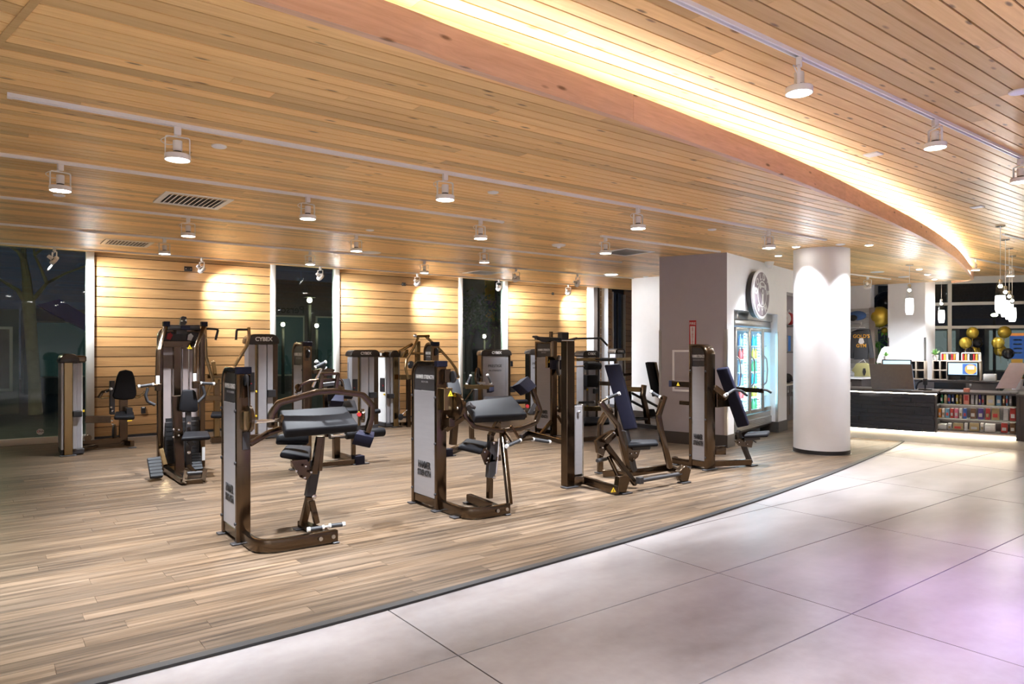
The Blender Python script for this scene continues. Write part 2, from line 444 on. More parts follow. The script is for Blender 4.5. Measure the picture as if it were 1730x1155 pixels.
# the turned section beyond the seam at the far left
u = V((.82, .57, 0)); n_ = V((-.57, .82, 0))
for i in range(-30, 95):
    o = V((-.1, 3.2, 0)) + n_ * (i * pw)
    def hit(oo):
        # where the board line meets the seam X = .186 - .183 (Y - 3.18)
        return (.186 - .183 * (oo.y - 3.18) - oo.x) / (u.x + .183 * u.y)
    a, b = o + n_ * .0055, o + n_ * (pw - .0055); ta, tb = hit(a), hit(b)
    poly = [a + u * (ta - 3.3), a + u * ta, b + u * tb, b + u * (tb - 3.3)]
    if min(p.y for p in poly) > 13 or max(p.y for p in poly) < 2.7: continue
    if poly[1].y > 12.9 or poly[1].y < 2.72: continue
    c.append([V((p.x, max(2.68, min(13, p.y)), zc(max(2.68, min(13, p.y))))) for p in poly])
pieces(c, 'ceiling_plank', (0, 0, .010), M_ceil, cl, 300, 'ceiling_planks_beyond')
sp = [(SEAM(y_), y_) for y_ in (2.74, 5, 8, 12.95)]
MB().tube([(x - .01, y_, zc(y_) - .002) for x, y_ in sp], .008, .03, (0, 0, 1)).to('seam_strip', M_ceil, cl)

# ---- upper ceiling
cu_ = MB().box(-3, 19.5, -4.2, 7.6, ZU + .0105, ZU + .08).to('ceiling', M_gap, smooth=False); tag(cu_, kind='structure')
c = []; y = -4.1
while y < 7.4:
    ya, yb = y + .005, y + pw - .005; lim = interp(FASC, y - .7, True) if y > 3.4 else -3.0
    x = max(-3.0, lim); x = max(x, -3.0); e = 19.3 - max(0, 0)
    nx = x + random.random() * 3
    while x < e:
        c.append([V((x + .001, ya, ZU)), V((min(nx, e) - .001, ya, ZU)), V((min(nx, e) - .001, yb, ZU)), V((x + .001, yb, ZU))])
        x = nx; nx += random.choice([2.4, 3.0, 3.6, 4.2])
    y += pw
c = [q for q in c if q[1].x - q[0].x > .05]
pieces(c, 'ceiling_plank', (0, 0, .010), M_ceil, cu_, 300, 'ceiling_planks_beyond')

# ---- curved fascia with the cove light behind it
fa = thing('trim_2', 'curved wooden fascia beam sweeping between the two ceilings', None, (3.0, 2.88, zc(2.9))); tag(fa, kind='structure')
seg = [p for p in FASC]; cut = [0]
for tx in (-.2, 3.05, 6.2, 9.4, 12.6): cut.append(min(range(len(seg)), key=lambda i: abs(seg[i][0] - tx)))
cut.append(len(seg) - 1)
for a, b in zip(cut, cut[1:]):
    mb = MB(); t = random.random()
    pts = seg[a:b + 1]; L = []; R = []
    for i, p in enumerate(pts):
        gi = a + i; p0 = seg[max(0, gi - 1)]; p1 = seg[min(len(seg) - 1, gi + 1)]
        d = V((p1[0] - p0[0], p1[1] - p0[1], 0)).normalized(); nn = V((d.y, -d.x, 0)); e = d * (.001 if i == 0 else (-.001 if i == len(pts) - 1 else 0))
        L.append(V((p[0], p[1], 0)) + nn * .045 + e); R.append(V((p[0], p[1], 0)) + e)
    for i in range(len(pts) - 1):
        z0, z1 = zc(pts[i][1]) - .012, zc(pts[i + 1][1]) - .012; h = .165
        q = [L[i] + UP * z0, L[i + 1] + UP * z1, R[i + 1] + UP * z1, R[i] + UP * z0]
        mb.add(q + [v + UP * h for v in q], [(0, 3, 2, 1), (4, 5, 6, 7), (0, 1, 5, 4), (2, 3, 7, 6)] + ([(3, 0, 4, 7)] if i == 0 else []) + ([(1, 2, 6, 5)] if i == len(pts) - 2 else []), t)
    mb.to('fascia_board', M_fasc, fa, ang=20)
mb = MB()
pts = [p for p in seg if -2.5 < p[0] < 16.4]
for i in range(len(pts) - 1):
    (ax_, ay), (bx_, by) = pts[i], pts[i + 1]
    mb.add([(ax_, ay + .05, zc(ay) + .13), (bx_, by + .05, zc(by) + .13), (bx_, by + .10, zc(by) + .13), (ax_, ay + .10, zc(ay) + .13)], [(0, 1, 2, 3)])
led = mb.to('cove_led_strip', M_led, smooth=False); tag(led, 'warm LED strip hidden in the cove behind the curved fascia', 'light strip')

# ---- back wall with horizontal boards and tall windows
YB = 13.0
def xw(px): return Yp(px, 586, YB).x
X0, XA0, XA1, XB0, XB1, XC0, XC1 = -2.6, xw(159), xw(457), xw(573), xw(775), xw(857), xw(992)
ZT = zc(YB) + .02
wb = MB()
for a, b in ((XA0, XA1), (XB0, XB1), (XC0, XC1 + .55)): wb.box(a, b, YB + .025, YB + .18, 0, ZT + .1)
wb = wb.to('wall_back', M_gap, smooth=False); tag(wb, kind='structure')
PB = .1624
for a, b in ((XA0, XA1), (XB0, XB1), (XC0, XC1)):
    k = -9
    while True:
        z0, z1 = 1.503 + k * PB, 1.503 + (k + 1) * PB; z0 = max(z0, .05); z1 = min(z1, ZT + .05)
        if z0 >= ZT: break
        if z1 > z0: quick('wall_board', [V((a + .004, YB, z0 + .006)), V((b - .004, YB, z0 + .006)), V((b - .004, YB, z1 - .006)), V((a + .004, YB, z1 - .006))], (0, .026, 0), random.random(), M_wall, wb)
        k += 1
bbk = MB()
for a, b in ((XA0, XA1), (XB0, XB1), (XC0, XC1)): bbk.box(a, b, YB - .012, YB + .02, 0, .05)
tag(bbk.to('baseboard_back', M_black, smooth=False), kind='structure')
bbm = MB()
for a, b in ((XA0, XA1), (XB0, XB1), (XC0, XC1)): bbm.box(a, b, YB - .03, YB - .012, 0, .014)
tag(bbm.to('trim_3', M_steel, smooth=False), 'thin metal strip along the foot of the boarded wall', kind='structure')
def window(n, a, b, fw, sill, lab):
    r = thing('window_%d' % n, lab, None, ((a + b) / 2, YB, 0)); tag(r, kind='structure')
    for q in ((a, a + fw), (b - fw, b)): MB().box(q[0], q[1], YB - .03, YB + .12, 0, ZT + .08).to('window_frame', M_frame, r, .004)
    MB().box(a + fw, b - fw, YB - .02, YB + .12, 0, sill).to('window_sill', M_frame, r, .004)
    MB().box(a + fw, b - fw, YB + .06, YB + .068, sill, ZT + .08).to('pane', M_glass, r, smooth=False)
    return r
w1 = window(1, X0, XA0, .11, .10, 'wide tall window at the far left with a bare tree outside')
window(2, XA1, XB0, .09, .10, 'tall narrow window between the first two boarded wall panels')
window(3, XB1, XC0, .09, .10, 'tall narrow window left of the last boarded wall panel')
def on_glass(px, py): return Yp(px, py, YB + .055)
stk = on_glass(68, 729)
s = MB(); s.slab([stk + V((math.cos(a) * .05, 0, math.sin(a) * .05)) for a in [i * math.pi / 4 + .39 for i in range(8)]], .002, (0, 1, 0))
so = s.to('window_sticker', M_wt, loc=stk); tag(so, 'small white octagonal sticker low on the left window', 'sticker')
text('sticker_text', 'D', .045, stk + V((-.022, -.002, .004)), (1, 0, 0), UP, M_red, so); text('sticker_text', 'NA', .04, stk + V((.016, -.002, .004)), (1, 0, 0), UP, M_black, so)

# white strip and the angled facade beyond the last boards
WA = xw(1013)
ww = MB().box(XC1, WA + .3, YB - .01, YB + .2, 0, ZT + .1).to('wall_back_white', M_white); tag(ww, kind='structure')
hd = ray(1407, 586); hd.z = 0; hd.normalize(); hn = V((-hd.y, hd.x, 0))
O5 = V((WA + .02, YB - .03, 0))
def Ap(px): return Pp(px, 586, O5, hn)
def aw(px): p = Ap(px); return (V((p.x, p.y, 0)) - O5).dot(hd)
wang = MB().obox(O5 + hd * 2 + hn * .1 + UP * 1.6, hd * 2.2, hn * .07, UP * 1.6).to('wall_angled', M_gap, smooth=False); tag(wang, kind='structure')
for a, b in ((0, aw(1034)), (aw(1055), aw(1055) + 1.6)):
    for k in range(-9, 11):
        z0, z1 = max(.05, 1.503 + k * PB), 1.503 + (k + 1) * PB
        if z1 <= z0: continue
        A, B = O5 + hd * (a + .004), O5 + hd * (b - .004)
        quick('wall_board', [A + UP * (z0 + .006), B + UP * (z0 + .006), B + UP * (z1 - .006), A + UP * (z1 - .006)], hn * .026, random.random(), M_wall, wang)
r = thing('window_4', 'dark narrow window in the angled boarded wall at the back', None, O5 + hd * aw(1045)); tag(r, kind='structure')
a, b = aw(1034), aw(1055)
for q in (a, b - .06): MB().obox(O5 + hd * (q + .03) + hn * .01 + UP * 1.5, hd * .03, hn * .04, UP * 1.5).to('window_frame', M_frame, r)
MB().obox(O5 + hd * ((a + b) / 2 - .02) + hn * .02 + UP * 1.5, hd * .04, hn * .02, UP * 1.5).to('mullion', M_dark, r)
MB().obox(O5 + hd * ((a + b) / 2) + hn * .028 + UP * 1.5, hd * (b - a) / 2, hn * .004, UP * 1.5).to('pane', plain('dark_glass', (.02, .022, .018), .05), r)

# ---- white wall block and grey wall with the cooler alcove
wx = 11.15
wwb = MB().box(wx, wx + .6, 7.45, 10.43, 0, zc(10.5) + .03).to('wall_white', M_white); tag(wwb, kind='structure')
tag(MB().box(wx - .02, wx + .6, 7.45, 10.45, 0, .14).to('baseboard_white', M_base), kind='structure')
GA = math.radians(14.7); g1 = V((math.cos(GA), math.sin(GA), 0)); g2 = V((-math.sin(GA), math.cos(GA), 0)); GC = V((8.78, 6.31, 0))
def Gp(px, py, off=0.0): return Pp(px, py, GC + g2 * off, g2)     # on a plane parallel to the cooler wall
def gs(px, off=0.0):
    p = Gp(px, 586, off); return (V((p.x, p.y, 0)) - GC).dot(g1)
def Lp(px, py): return Pp(px, py, GC, g1)                        # on the grey side wall
gl = (lambda p: (V((p.x, p.y, 0)) - GC).dot(g2))(Lp(1114, 586))
c0, c1, s1 = gs(1240), gs(1313.5), gs(1329)
ztop = Gp(1240, 522.5).z
zg = zc(6.9) + .06
def gbox(a, b, o0, o1, z0, z1): return [GC + g1 * ((a + b) / 2) + g2 * ((o0 + o1) / 2) + UP * ((z0 + z1) / 2), g1 * ((b - a) / 2), g2 * ((o1 - o0) / 2), UP * ((z1 - z0) / 2)]
gw = MB().obox(*gbox(0.0, .012, .0, gl, 0, zg)).to('wall_grey', M_greyw, smooth=False); tag(gw, kind='structure')
wf = MB()
wf.obox(*gbox(.012, c0, 0, gl, 0, zg)); wf.obox(*gbox(c1, s1, 0, .9, 0, zg)); wf.obox(*gbox(c0, c1, 0, .9, ztop, zg)); wf.obox(*gbox(c0, c1, .86, .9, 0, ztop))
zo = Gp(1334, 494).z
wf.obox(*gbox(s1, s1 + 2.6, 0, .25, zo, zg))
wf = wf.to('wall_cooler', M_white, smooth=False); tag(wf, kind='structure')
bs = MB(); bs.obox(*gbox(-.015, .0, -.015, gl, 0, .19)); bs.obox(*gbox(-.015, c0, -.015, 0, 0, .19)); bs.obox(*gbox(c1, s1 + .012, -.015, 0, 0, .19)); bs.obox(*gbox(c1 - .012, c1, -.0, .3, 0, .19)); bs.obox(*gbox(s1, s1 + .012, -.0, .3, 0, .19))
tag(bs.to('baseboard_cooler', M_base, smooth=False), kind='structure')
zgd = Gp(1228, 556).z
for i, (q, o) in enumerate(((0, 0), (0, gl - .03), (c1, 0.0))):
    g_ = MB(); g_.obox(*gbox(q - .006, q, o - .006, o + .035, .19, zgd)); g_.obox(*gbox(q, q + .035, o - .006, o, .19, zgd))
    tag(g_.to('trim_%d' % (4 + i), M_steel, smooth=False), 'steel corner guard on the wall edge', kind='structure')

# ---- column
D, rad = 10.86, .372; am = math.radians(23.93); cc = (FW * math.cos(am) + RT * math.sin(am)) * D
co = thing('column', 'round white structural column with a black base ring', 'column', cc); tag(co, kind='structure')
MB().lathe([(rad, .065), (rad, zc(cc.y) + .02)], cc, 64).to('shaft', M_white, co)
MB().lathe([(rad + .006, .006), (rad + .006, .065), (rad, .066)], cc, 64).to('base_ring', M_black, co)
MB().lathe([(rad + .012, .004), (rad + .012, .012)], cc, 64).to('base_flange', M_steel, co)

# ---- far shop wall, white pier and the front windows
FXW = 16.3
def Fp(px, py): return Xp(px, py, FXW)
yL, yR = Fp(1437, 586).y + 4.5, Fp(1470, 586).y
fwl = MB().box(FXW + .02, FXW + .2, yR, yL, 0, zc(8) + .05).to('wall_shop', M_white); tag(fwl, kind='structure')
pa, pb = Fp(1563, 586).y, Fp(1500, 586).y
pr = MB().box(FXW, FXW + .5, pa, pb, 0, zc(7) + .3).to('wall_pier', M_white); tag(pr, kind='structure')
for i, yy in enumerate((pa, pb)):
    tag(MB().box(FXW - .006, FXW + .03, yy - .006 if i == 0 else yy - .03, yy + .03 if i == 0 else yy + .006, .1, Fp(1503, 570).z).to('trim_%d' % (8 + i), M_steel, smooth=False), 'steel corner guard on the white pier', kind='structure')
WP = V((18.75, 6.05, 0)); wd = V((-.557, .831, 0)); wn = V((.831, .557, 0))
def Wp(px, py): return Pp(px, py, WP, wn)
def ws(px):
    p = Wp(px, 586); return (V((p.x, p.y, 0)) - WP).dot(wd)
fr = thing('window_5', 'tall front windows with white mullions behind the service counter', None, WP); tag(fr, kind='structure')
sL, sM, sR = ws(1440), ws(1604), ws(1730) - 3.0
zt1, zt2 = Wp(1650, 512.5).z, Wp(1650, 552.4).z
def wbox(a, b, z0, z1, d0=-.04, d1=.06): return [WP + wd * ((a + b) / 2) + wn * ((d0 + d1) / 2) + UP * ((z0 + z1) / 2), wd * (abs(b - a) / 2), wn * ((d1 - d0) / 2), UP * ((z1 - z0) / 2)]
M_wfr = plain('front_window_paint', (.72, .70, .64), .45, 0, .03)
MB().obox(*wbox(sL, sR, ZU - .16, ZU + .02)).to('header', M_wfr, fr)
for z in (zt1, zt2): MB().obox(*wbox(sL, sR, z - .035, z + .035)).to('transom', M_wfr, fr)
for s_ in (ws(1480), sM, ws(1730) - .3, ws(1730) - 1.9): MB().obox(*wbox(s_ - .04, s_ + .04, 0, ZU)).to('mullion', M_wfr, fr)
ed = [sL, ws(1480), sM, ws(1730) - .3, ws(1730) - 1.9, sR]
for a, b in zip(ed, ed[1:]):
    for z0, z1 in ((0.05, zt2 - .035), (zt2 + .035, zt1 - .035), (zt1 + .035, ZU - .16)):
        MB().obox(*wbox(min(a, b) + .04, max(a, b) - .04, z0, z1, 0, .008)).to('pane', M_glass, fr, smooth=False)

# ---- the sides of the hall that the photograph does not show (left, front, right)
tag(MB().box(-2.8, -2.6, -4.2, 13.2, 0, 3.2).to('wall_left', M_white, smooth=False), kind='structure')
tag(MB().box(-2.8, 20, -4.4, -4.2, 0, 3.25).to('wall_front', M_white, smooth=False), kind='structure')
tag(MB().box(20, 20.2, -4.4, 4.2, 0, 3.25).to('wall_right', M_white, smooth=False), kind='structure')

# ================================================================== CEILING FIXTURES
def track(px0, px1, up, lab, name='lighting_track'):
    a, b = (Up_(*px0), Up_(*px1)) if up else (Cp(*px0), Cp(*px1))
    yy = (a.y + b.y) / 2; a = V((a.x, yy, a.z)); b = V((b.x, yy, b.z)); z = (ZU if up else zc(yy))
    r = thing(name, lab, 'track', ((a.x + b.x) / 2, yy, z), 'ceiling light tracks')
    for q in (-.014, .014): MB().box(a.x, b.x, yy + q - .005, yy + q + .005, z - .022, z).to('rail', M_lamp, r, smooth=False)
    MB().box(a.x, b.x, yy - .01, yy + .01, z - .008, z).to('channel', M_steel, r, smooth=False)
    for x in (a.x, b.x): MB().box(x - .012, x + .012, yy - .021, yy + .021, z - .024, z).to('end_cap', M_lamp, r)
    return yy, z
HEADMESH = {}
def head_meshes():
    H = HEADMESH
    def mk(n, mb, mat, **k):
        me = mb.mesh(n, **k); me.materials.append(mat); H[n] = me
    mk('adapter', MB().box(-.02, .02, -.016, .016, -.05, 0), M_lamp, bevel=.004)
    y = MB(); y.tube([(-.068, 0, -.185), (-.068, 0, -.062), (.068, 0, -.062), (.068, 0, -.185)], .016, .006, (0, 1, 0), .015); mk('yoke', y, M_lamp)
    mk('lamp_body', MB().lathe([(.026, .105), (.027, .1), (.027, .045), (.024, .04)], (0, 0, 0), 16), M_lamp)
    mk('collar', MB().lathe([(.025, .04), (.025, .03), (.03, .028)], (0, 0, 0), 16), M_dark)
    mk('ring', MB().lathe([(.03, .03), (.07, .022), (.074, .018), (.074, -.014), (.068, -.014), (.066, .01)], (0, 0, 0), 28), M_lamp)
    mk('lens', MB().lathe([(.06, -.006), (.064, -.010), (.05, -.014)], (0, 0, 0), 24), M_em)
    cdm = MB(); cdm.rod([(0, .01, -.05), (-.06, .03, -.06), (-.1, .02, -.09), (-.06, .005, -.115), (-.02, 0, -.11)], .003, 5, .03); mk('cord', cdm, M_lamp)
head_meshes()
LIGHTN = [0]
def head(x, y, z, lab, yaw=0.0, tilt=0.0, pw_=1.0, col=(.89, .94, 1), size=74, group='white track spotlights'):
    r = thing('track_spotlight', lab, 'spotlight', (x, y, z - .022), group); r.rotation_euler = (0, 0, yaw)
    for n in ('adapter', 'yoke', 'cord'): put(n, HEADMESH[n], r)
    for n in ('lamp_body', 'collar', 'ring', 'lens'):
        o = put(n, HEADMESH[n], r, (0, 0, -.19)); o.rotation_euler = (tilt, 0, 0)
    ld = bpy.data.lights.new('spot', 'SPOT'); ld.energy = SPOT_W * pw_; ld.color = col; ld.spot_size = math.radians(size); ld.spot_blend = 1.0; ld.shadow_soft_size = .05
    lo = bpy.data.objects.new('spot_beam', ld); COL.objects.link(lo); lo.parent = r; lo.rotation_euler = (tilt, 0, 0)
    lo.location = (0, math.sin(tilt) * .03, -.19 - .03 * math.cos(tilt)) if tilt else (0, 0, -.225)
TR = [('nearest', (17, 154), (1388, 404), [300, 752, 1078, 1299]), ('second', (-60, 248), (845, 374), [102, 520, 812]),
      ('short inner', (1018, 397), (1214, 424), [1023]), ('third', (-60, 323), (1045, 442), [318, 602, 818]),
      ('fourth', (-60, 368), (1058, 470), [278, 524, 717, 872, 976]), ('rearmost', (-60, 402), (1000, 484), [92, 341, 541, 705, 843, 960])]
for nm, a, b, hs in TR:
    yy, z = track(a, b, False, '%s white light track on the low wooden ceiling' % nm)
    for i, hx in enumerate(hs):
        # where the fixture's column of pixels crosses the track
        p = Pp(hx, 0, (0, yy), (0, 1)); t = (yy) / ray(hx, 0).y; x = (CAM + ray(hx, 0) * t).x
        tilt = 0.0; yaw = random.uniform(-.25, .25)
        if nm == 'fourth' and i == 3: tilt, yaw = .8, -1.1
        if nm == 'fourth' and i == 4: tilt, yaw = 1.25, -1.75
        if nm == 'rearmost': tilt, yaw = .98, -1.22
        wall = nm == 'rearmost'
        lab = 'white track spotlight, %s from the left on the %s ceiling track' % (ORD[i], nm) if len(hs) > 1 else 'lone white track spotlight on the short inner ceiling track'
        if tilt and nm == 'fourth': lab = 'tilted ' + lab
        head(x, yy, z, lab, yaw, tilt, ([.3, .05][i - 3] if nm == 'fourth' and i >= 3 else (1.0 if nm == 'nearest' else .85)) if not wall else .62, size=84 if not wall else 105)
# upper tracks
yy, z = track((1100, -31), (1790, 297), True, 'white light track on the bright upper ceiling')
for i, hx in enumerate((1350, 1580, 1724)):
    x = (CAM + ray(hx, 0) * (yy / ray(hx, 0).y)).x
    head(x, yy, z, 'white track spotlight, %s from the left on the upper ceiling track' % ORD[i], [.5, 1.0, 1.1][i], 0, .05)
yy, z = track((1636, 434), (1760, 458), True, 'white light track on the upper ceiling before the front windows')
for i, hx in enumerate((1648, 1707)):
    x = (CAM + ray(hx, 0) * (yy / ray(hx, 0).y)).x
    head(x, yy, z, 'white track spotlight, %s from the left above the counter window' % ORD[i], .2 + i, 0, .3)
yy, z = track((1697, 394), (1790, 420), True, 'white light track starting at the right edge above the counter')
yy, z = track((1437, 456), (1475, 472), False, 'short white light track over the shop clothes')
x = (CAM + ray(1466, 0) * (yy / ray(1466, 0).y)).x
head(x, yy, z, 'tilted white track spotlight aimed at the shop clothes', -1.4, .75, .3)
# unseen tracks added behind and beside the camera as ambient fill, same fixtures
for k, yy in enumerate((-.2, -2.3)):
    r = thing('lighting_track', 'unseen white light track added over the open concrete hall, %s row' % ('inner', 'outer')[k], 'track', (5, yy, ZU), 'ceiling light tracks')
    MB().box(-2, 14, yy - .018, yy + .018, ZU - .022, ZU).to('rail', M_lamp, r, smooth=False)
    for j, x in enumerate((-1, 2, 5, 8, 11)):
        head(x, yy, ZU, 'unseen white fill spotlight, %s along the added %s row over the concrete hall' % (ORD[j], ('inner', 'outer')[k]) if (k, j) != (0, 2) else 'unseen violet spotlight added to tint the concrete floor', .1 * j, 0, (1.25 if j < 2 and k == 0 else (.4 if j < 2 else .12)) if (k, j) != (0, 2) else 1.3, (.89, .94, 1) if (k, j) != (0, 2) else (.42, .2, 1), 125 if (k, j) != (0, 2) else 110)  # the violet head is an unseen wash added to colour the floor corner
# ================================================================== SMALL CEILING AND WALL FITTINGS
def vent(corners, lab):
    q = [Cp(*c) for c in corners]; x0 = min(p.x for p in q); x1 = max(p.x for p in q); y0 = min(p.y for p in q); y1 = max(p.y for p in q)
    cx, cy = (x0 + x1) / 2, (y0 + y1) / 2; h = .3; z = zc(cy)
    r = thing('air_diffuser', lab, 'vent', (cx, cy, z), 'ceiling air vents')
    for a, b, c_, d in ((-h, h, -h, -h + .05), (-h, h, h - .05, h), (-h, -h + .05, -h + .05, h - .05), (h - .05, h, -h + .05, h - .05)):
        MB().box(cx + a, cx + b, cy + c_, cy + d, z - .012, z).to('frame', M_lamp, r)
    MB().box(cx - h + .04, cx + h - .04, cy - h + .04, cy + h - .04, z - .003, z - .001).to('backing', M_black, r)
    for i in range(11):
        x = cx - .22 + i * .044
        MB().obox((x, cy, z - .008), (.012, 0, .006), (0, .25, 0), (0, 0, .0012)).to('louvre', M_lamp, r)
vent([(277.5, 321), (399, 336), (369, 353), (253, 340)], 'large white ceiling air vent between the front tracks at left')
vent([(176.6, 401), (260, 409), (249.5, 418), (166, 411)], 'white ceiling air vent above the far left window')
vent([(1008, 426), (1057.5, 419), (1107, 424), (1055, 431)], 'white ceiling air vent beside the grey wall')
vent([(780, 460.6), (810, 456), (854, 459.5), (824, 463.4)], 'white ceiling air vent above the third back window')
def disc(px, py, r_, lab, name='ceiling_speaker', cat='ceiling disc', up=False, lit=False, h=.012, pw_=.5):
    p = Up_(px, py) if up else Cp(px, py)
    r = thing(name, lab, cat, p)
    MB().lathe([(r_ * .9, -h), (r_, -h * .6), (r_, 0)], p, 20).to('trim_ring', M_lamp, r)
    MB().lathe([(r_ * .55, -h - .004), (r_ * .75, -h)], p, 20).to('face' if not lit else 'lens', M_em if lit else M_white, r)
    if lit:
        ld = bpy.data.lights.new('down', 'SPOT'); ld.energy = SPOT_W * pw_; ld.color = (.95, .97, 1); ld.spot_size = math.radians(95); ld.spot_blend = .6; ld.shadow_soft_size = .05
        lo = bpy.data.objects.new('down_beam', ld); COL.objects.link(lo); lo.parent = r; lo.location = (0, 0, -.03)
for px, py, rr, lab in ((370, 246, .05, 'small white disc beside the first light of the front track'), (833, 324, .05, 'small white disc right of the second front light'),
                        (625, 388, .05, 'small white disc near the third track'), (100, 329, .05, 'small white disc below the leftmost light'), (1002, 428, .05, 'small white disc near the ceiling vent'),
                        (1203, 387, .05, 'small white disc close to the grey wall top'), (1420, 412, .06, 'flat white plate on the ceiling against the column'), (1482, 459, .12, 'white domed speaker on the ceiling right of the column'),
                        (1527, 467, .1, 'white domed speaker beside the single pendant'), (1091, 467, .06, 'small white disc over the white wall')):
    disc(px, py, rr, lab)
for px, py, lab in ((1345, 416, 'lit downlight left of the column top'), (1468, 413, 'lit downlight right of the column top'), (1315, 431, 'lit downlight over the round sign'),
                    (1553, 454, 'lit downlight nearest the single pendant'), (1567, 463, 'middle lit downlight before the front window'), (1579, 471, 'rearmost lit downlight before the front window')):
    disc(px, py, .06, lab, 'downlight', 'downlight', lit=True, pw_=.3 if 'column' in lab else (.12 if 'sign' in lab else .45))
disc(1033, 463, .16, 'round lit ceiling disc over the white wall', 'ceiling_disc_light', 'ceiling light', lit=True, pw_=.03)
disc(626, 426, .16, 'oval white ceiling speaker over the second window', 'ceiling_speaker')
disc(1722, 154, .06, 'small white disc at the right edge of the upper ceiling', up=True)
for px, py, lab in ((1475, 260, 'square white plate in the bright upper ceiling'), (1651, 349, 'square white plate on the upper ceiling near the pendants')):
    p = Up_(px, py); MBo = MB().box(p.x - .06, p.x + .06, p.y - .06, p.y + .06, ZU - .01, ZU).to('ceiling_plate', M_lamp, loc=p); tag(MBo, lab, 'ceiling plate')
p = Cp(944, 413); r = thing('smoke_detector', 'white smoke detector dome on the low ceiling', 'detector', p)
MB().lathe([(.05, -.03), (.09, -.02), (.1, 0)], p, 20).to('base', M_lamp, r); MB().lathe([(.02, -.05), (.03, -.03)], p, 12).to('sensor', M_white, r)
p = Gp(1300, 439, -.12); p.z = zc(p.y)
r = thing('dome_camera', 'white dome security camera on the ceiling over the round sign', 'camera', p)
MB().lathe([(.06, -.06), (.075, 0)], p, 18).to('housing', M_lamp, r); MB().lathe([(.01, -.11), (.04, -.1), (.058, -.06)], p, 18).to('dome', M_white, r)
# wall boxes on the back wall
for px, py, lab, w_, h_ in ((318, 454, 'black cable box high on the first boarded panel', .13, .08), (682, 480, 'black cable box high on the second boarded panel', .09, .07), (934, 496, 'black cable box high on the last boarded panel', .07, .06)):
    p = Yp(px, py, YB); b = MB().box(p.x - w_ / 2, p.x + w_ / 2, YB - .012, YB + .005, p.z - h_ / 2, p.z + h_ / 2).to('cable_box', M_black, loc=p, bevel=.003); tag(b, lab, 'cable box')
    for q in (-.3, .3): MB().lathe([(.006, 0), (.006, .004)], p + V((w_ * q, -.016, 0)), 8, (0, 1, 0)).to('screw', M_steel, b)
p = Yp(242, 692, YB); b = MB().box(p.x - .035, p.x + .035, YB - .01, YB, p.z - .06, p.z + .05).to('wall_outlet', M_black, loc=p); tag(b, 'black power outlet low on the first boarded panel', 'outlet'); MB().box(p.x - .02, p.x + .02, YB - .02, YB - .01, p.z + .03, p.z + .05).to('plug', M_wt, b)

# ---- fire extinguisher sign and cabinet frame on the grey wall
p = Lp(1170.5, 562); hh = (Lp(1170.5, 541).z - Lp(1170.5, 590).z) / 2; p = Lp(1170.5, 565.5)
fs = MB().obox(p - g1 * .004, g1 * .004, g2 * .055, UP * hh).to('fire_sign', M_red, loc=p); tag(fs, 'red vertical fire extinguisher sign on the grey wall', 'sign')
text('sign_lettering', 'FIRE', .055, p - g1 * .01 + UP * (hh - .05), -g2, UP, M_wt, fs, bold=1)
MB().slab([p - g1 * .009 + UP * (hh - .09) + g2 * .04, p - g1 * .009 + UP * (hh - .09) - g2 * .04, p - g1 * .009 - g2 * .03 - UP * hh * .95 + UP * .02, p - g1 * .009 + g2 * .03 - UP * hh * .95 + UP * .02], .001).to('sign_field', M_wt, fs, smooth=False)
for i, ch in enumerate('EXTINGUISHER'): text('sign_lettering', ch, .036, p - g1 * .011 + UP * (hh - .12 - i * (2 * hh - .16) / 12), -g2, UP, M_red, fs)
a, b = Lp(1161, 591), Lp(1151, 661)
r = thing('extinguisher_cabinet', 'recessed white framed cabinet on the grey wall behind the tower', 'cabinet', (a + b) / 2)
la, lb = ((V((q.x, q.y, 0)) - GC).dot(g2) for q in (a, b)); lb = max(la, lb) + .14; la = min(la, lb) - .1
for q in ((la, la + .03), (lb - .03, lb)): MB().obox(*gbox(-.02, 0, q[0], q[1], b.z, a.z)).to('frame', M_white, r)
for q in (a.z - .03, b.z): MB().obox(*gbox(-.02, 0, la, lb, q, q + .03)).to('frame', M_white, r)
MB().obox(*gbox(-.006, 0, la + .03, lb - .03, b.z + .03, a.z - .03)).to('door', M_greyw, r)

# ---- round club sign
p = Gp(1286, 497, -.12); R = .40
r = thing('round_sign', 'round white and mauve club sign with a lifter emblem above the cooler', 'sign', p)
def ring_lathe(prof, nm, mat, k=48): return MB().lathe(prof, p, k, -g2).to(nm, mat, r)
ring_lathe([(R * .97, -.03), (R, -.02), (R, .0), (R * .97, .01)], 'body', M_white)
ring_lathe([(R * .93, -.11), (R * .93, -.03)], 'drum', M_dark)
M_mauve = plain('mauve_sign_face', (.22, .18, .215), .5, 0, .05)
ring_lathe([(R * .88, .009), (R * .88, .014)], 'field', M_mauve)
ring_lathe([(R * .53, .013), (R * .53, .018)], 'inner_ring', M_wt)
ring_lathe([(R * .47, .017), (R * .47, .021)], 'inner_field', M_mauve)
def arc_text(s_, a0, a1, rr, size, flip=False):
    for i, ch in enumerate(s_):
        a = math.radians(a0 + (a1 - a0) * (i / (len(s_) - 1)))
        rad_ = g1 * math.cos(a) + UP * math.sin(a); up_ = rad_ if not flip else -rad_
        text('letter', ch, size, p + rad_ * rr - g2 * .016, up_.cross(-g2) * -1 if False else (up_.cross(-g2)), up_, M_wt, r, .002, bold=2)
arc_text("GOLD'S", 172, 8, R * .70, .155)
arc_text("GYM", 232, 308, R * .70, .155, True)
q = p - g2 * .022
m = MB(); m.obox(q + UP * .12, g1 * .15, g2 * .003, UP * .012); m.to('emblem_bar', M_wt, r)
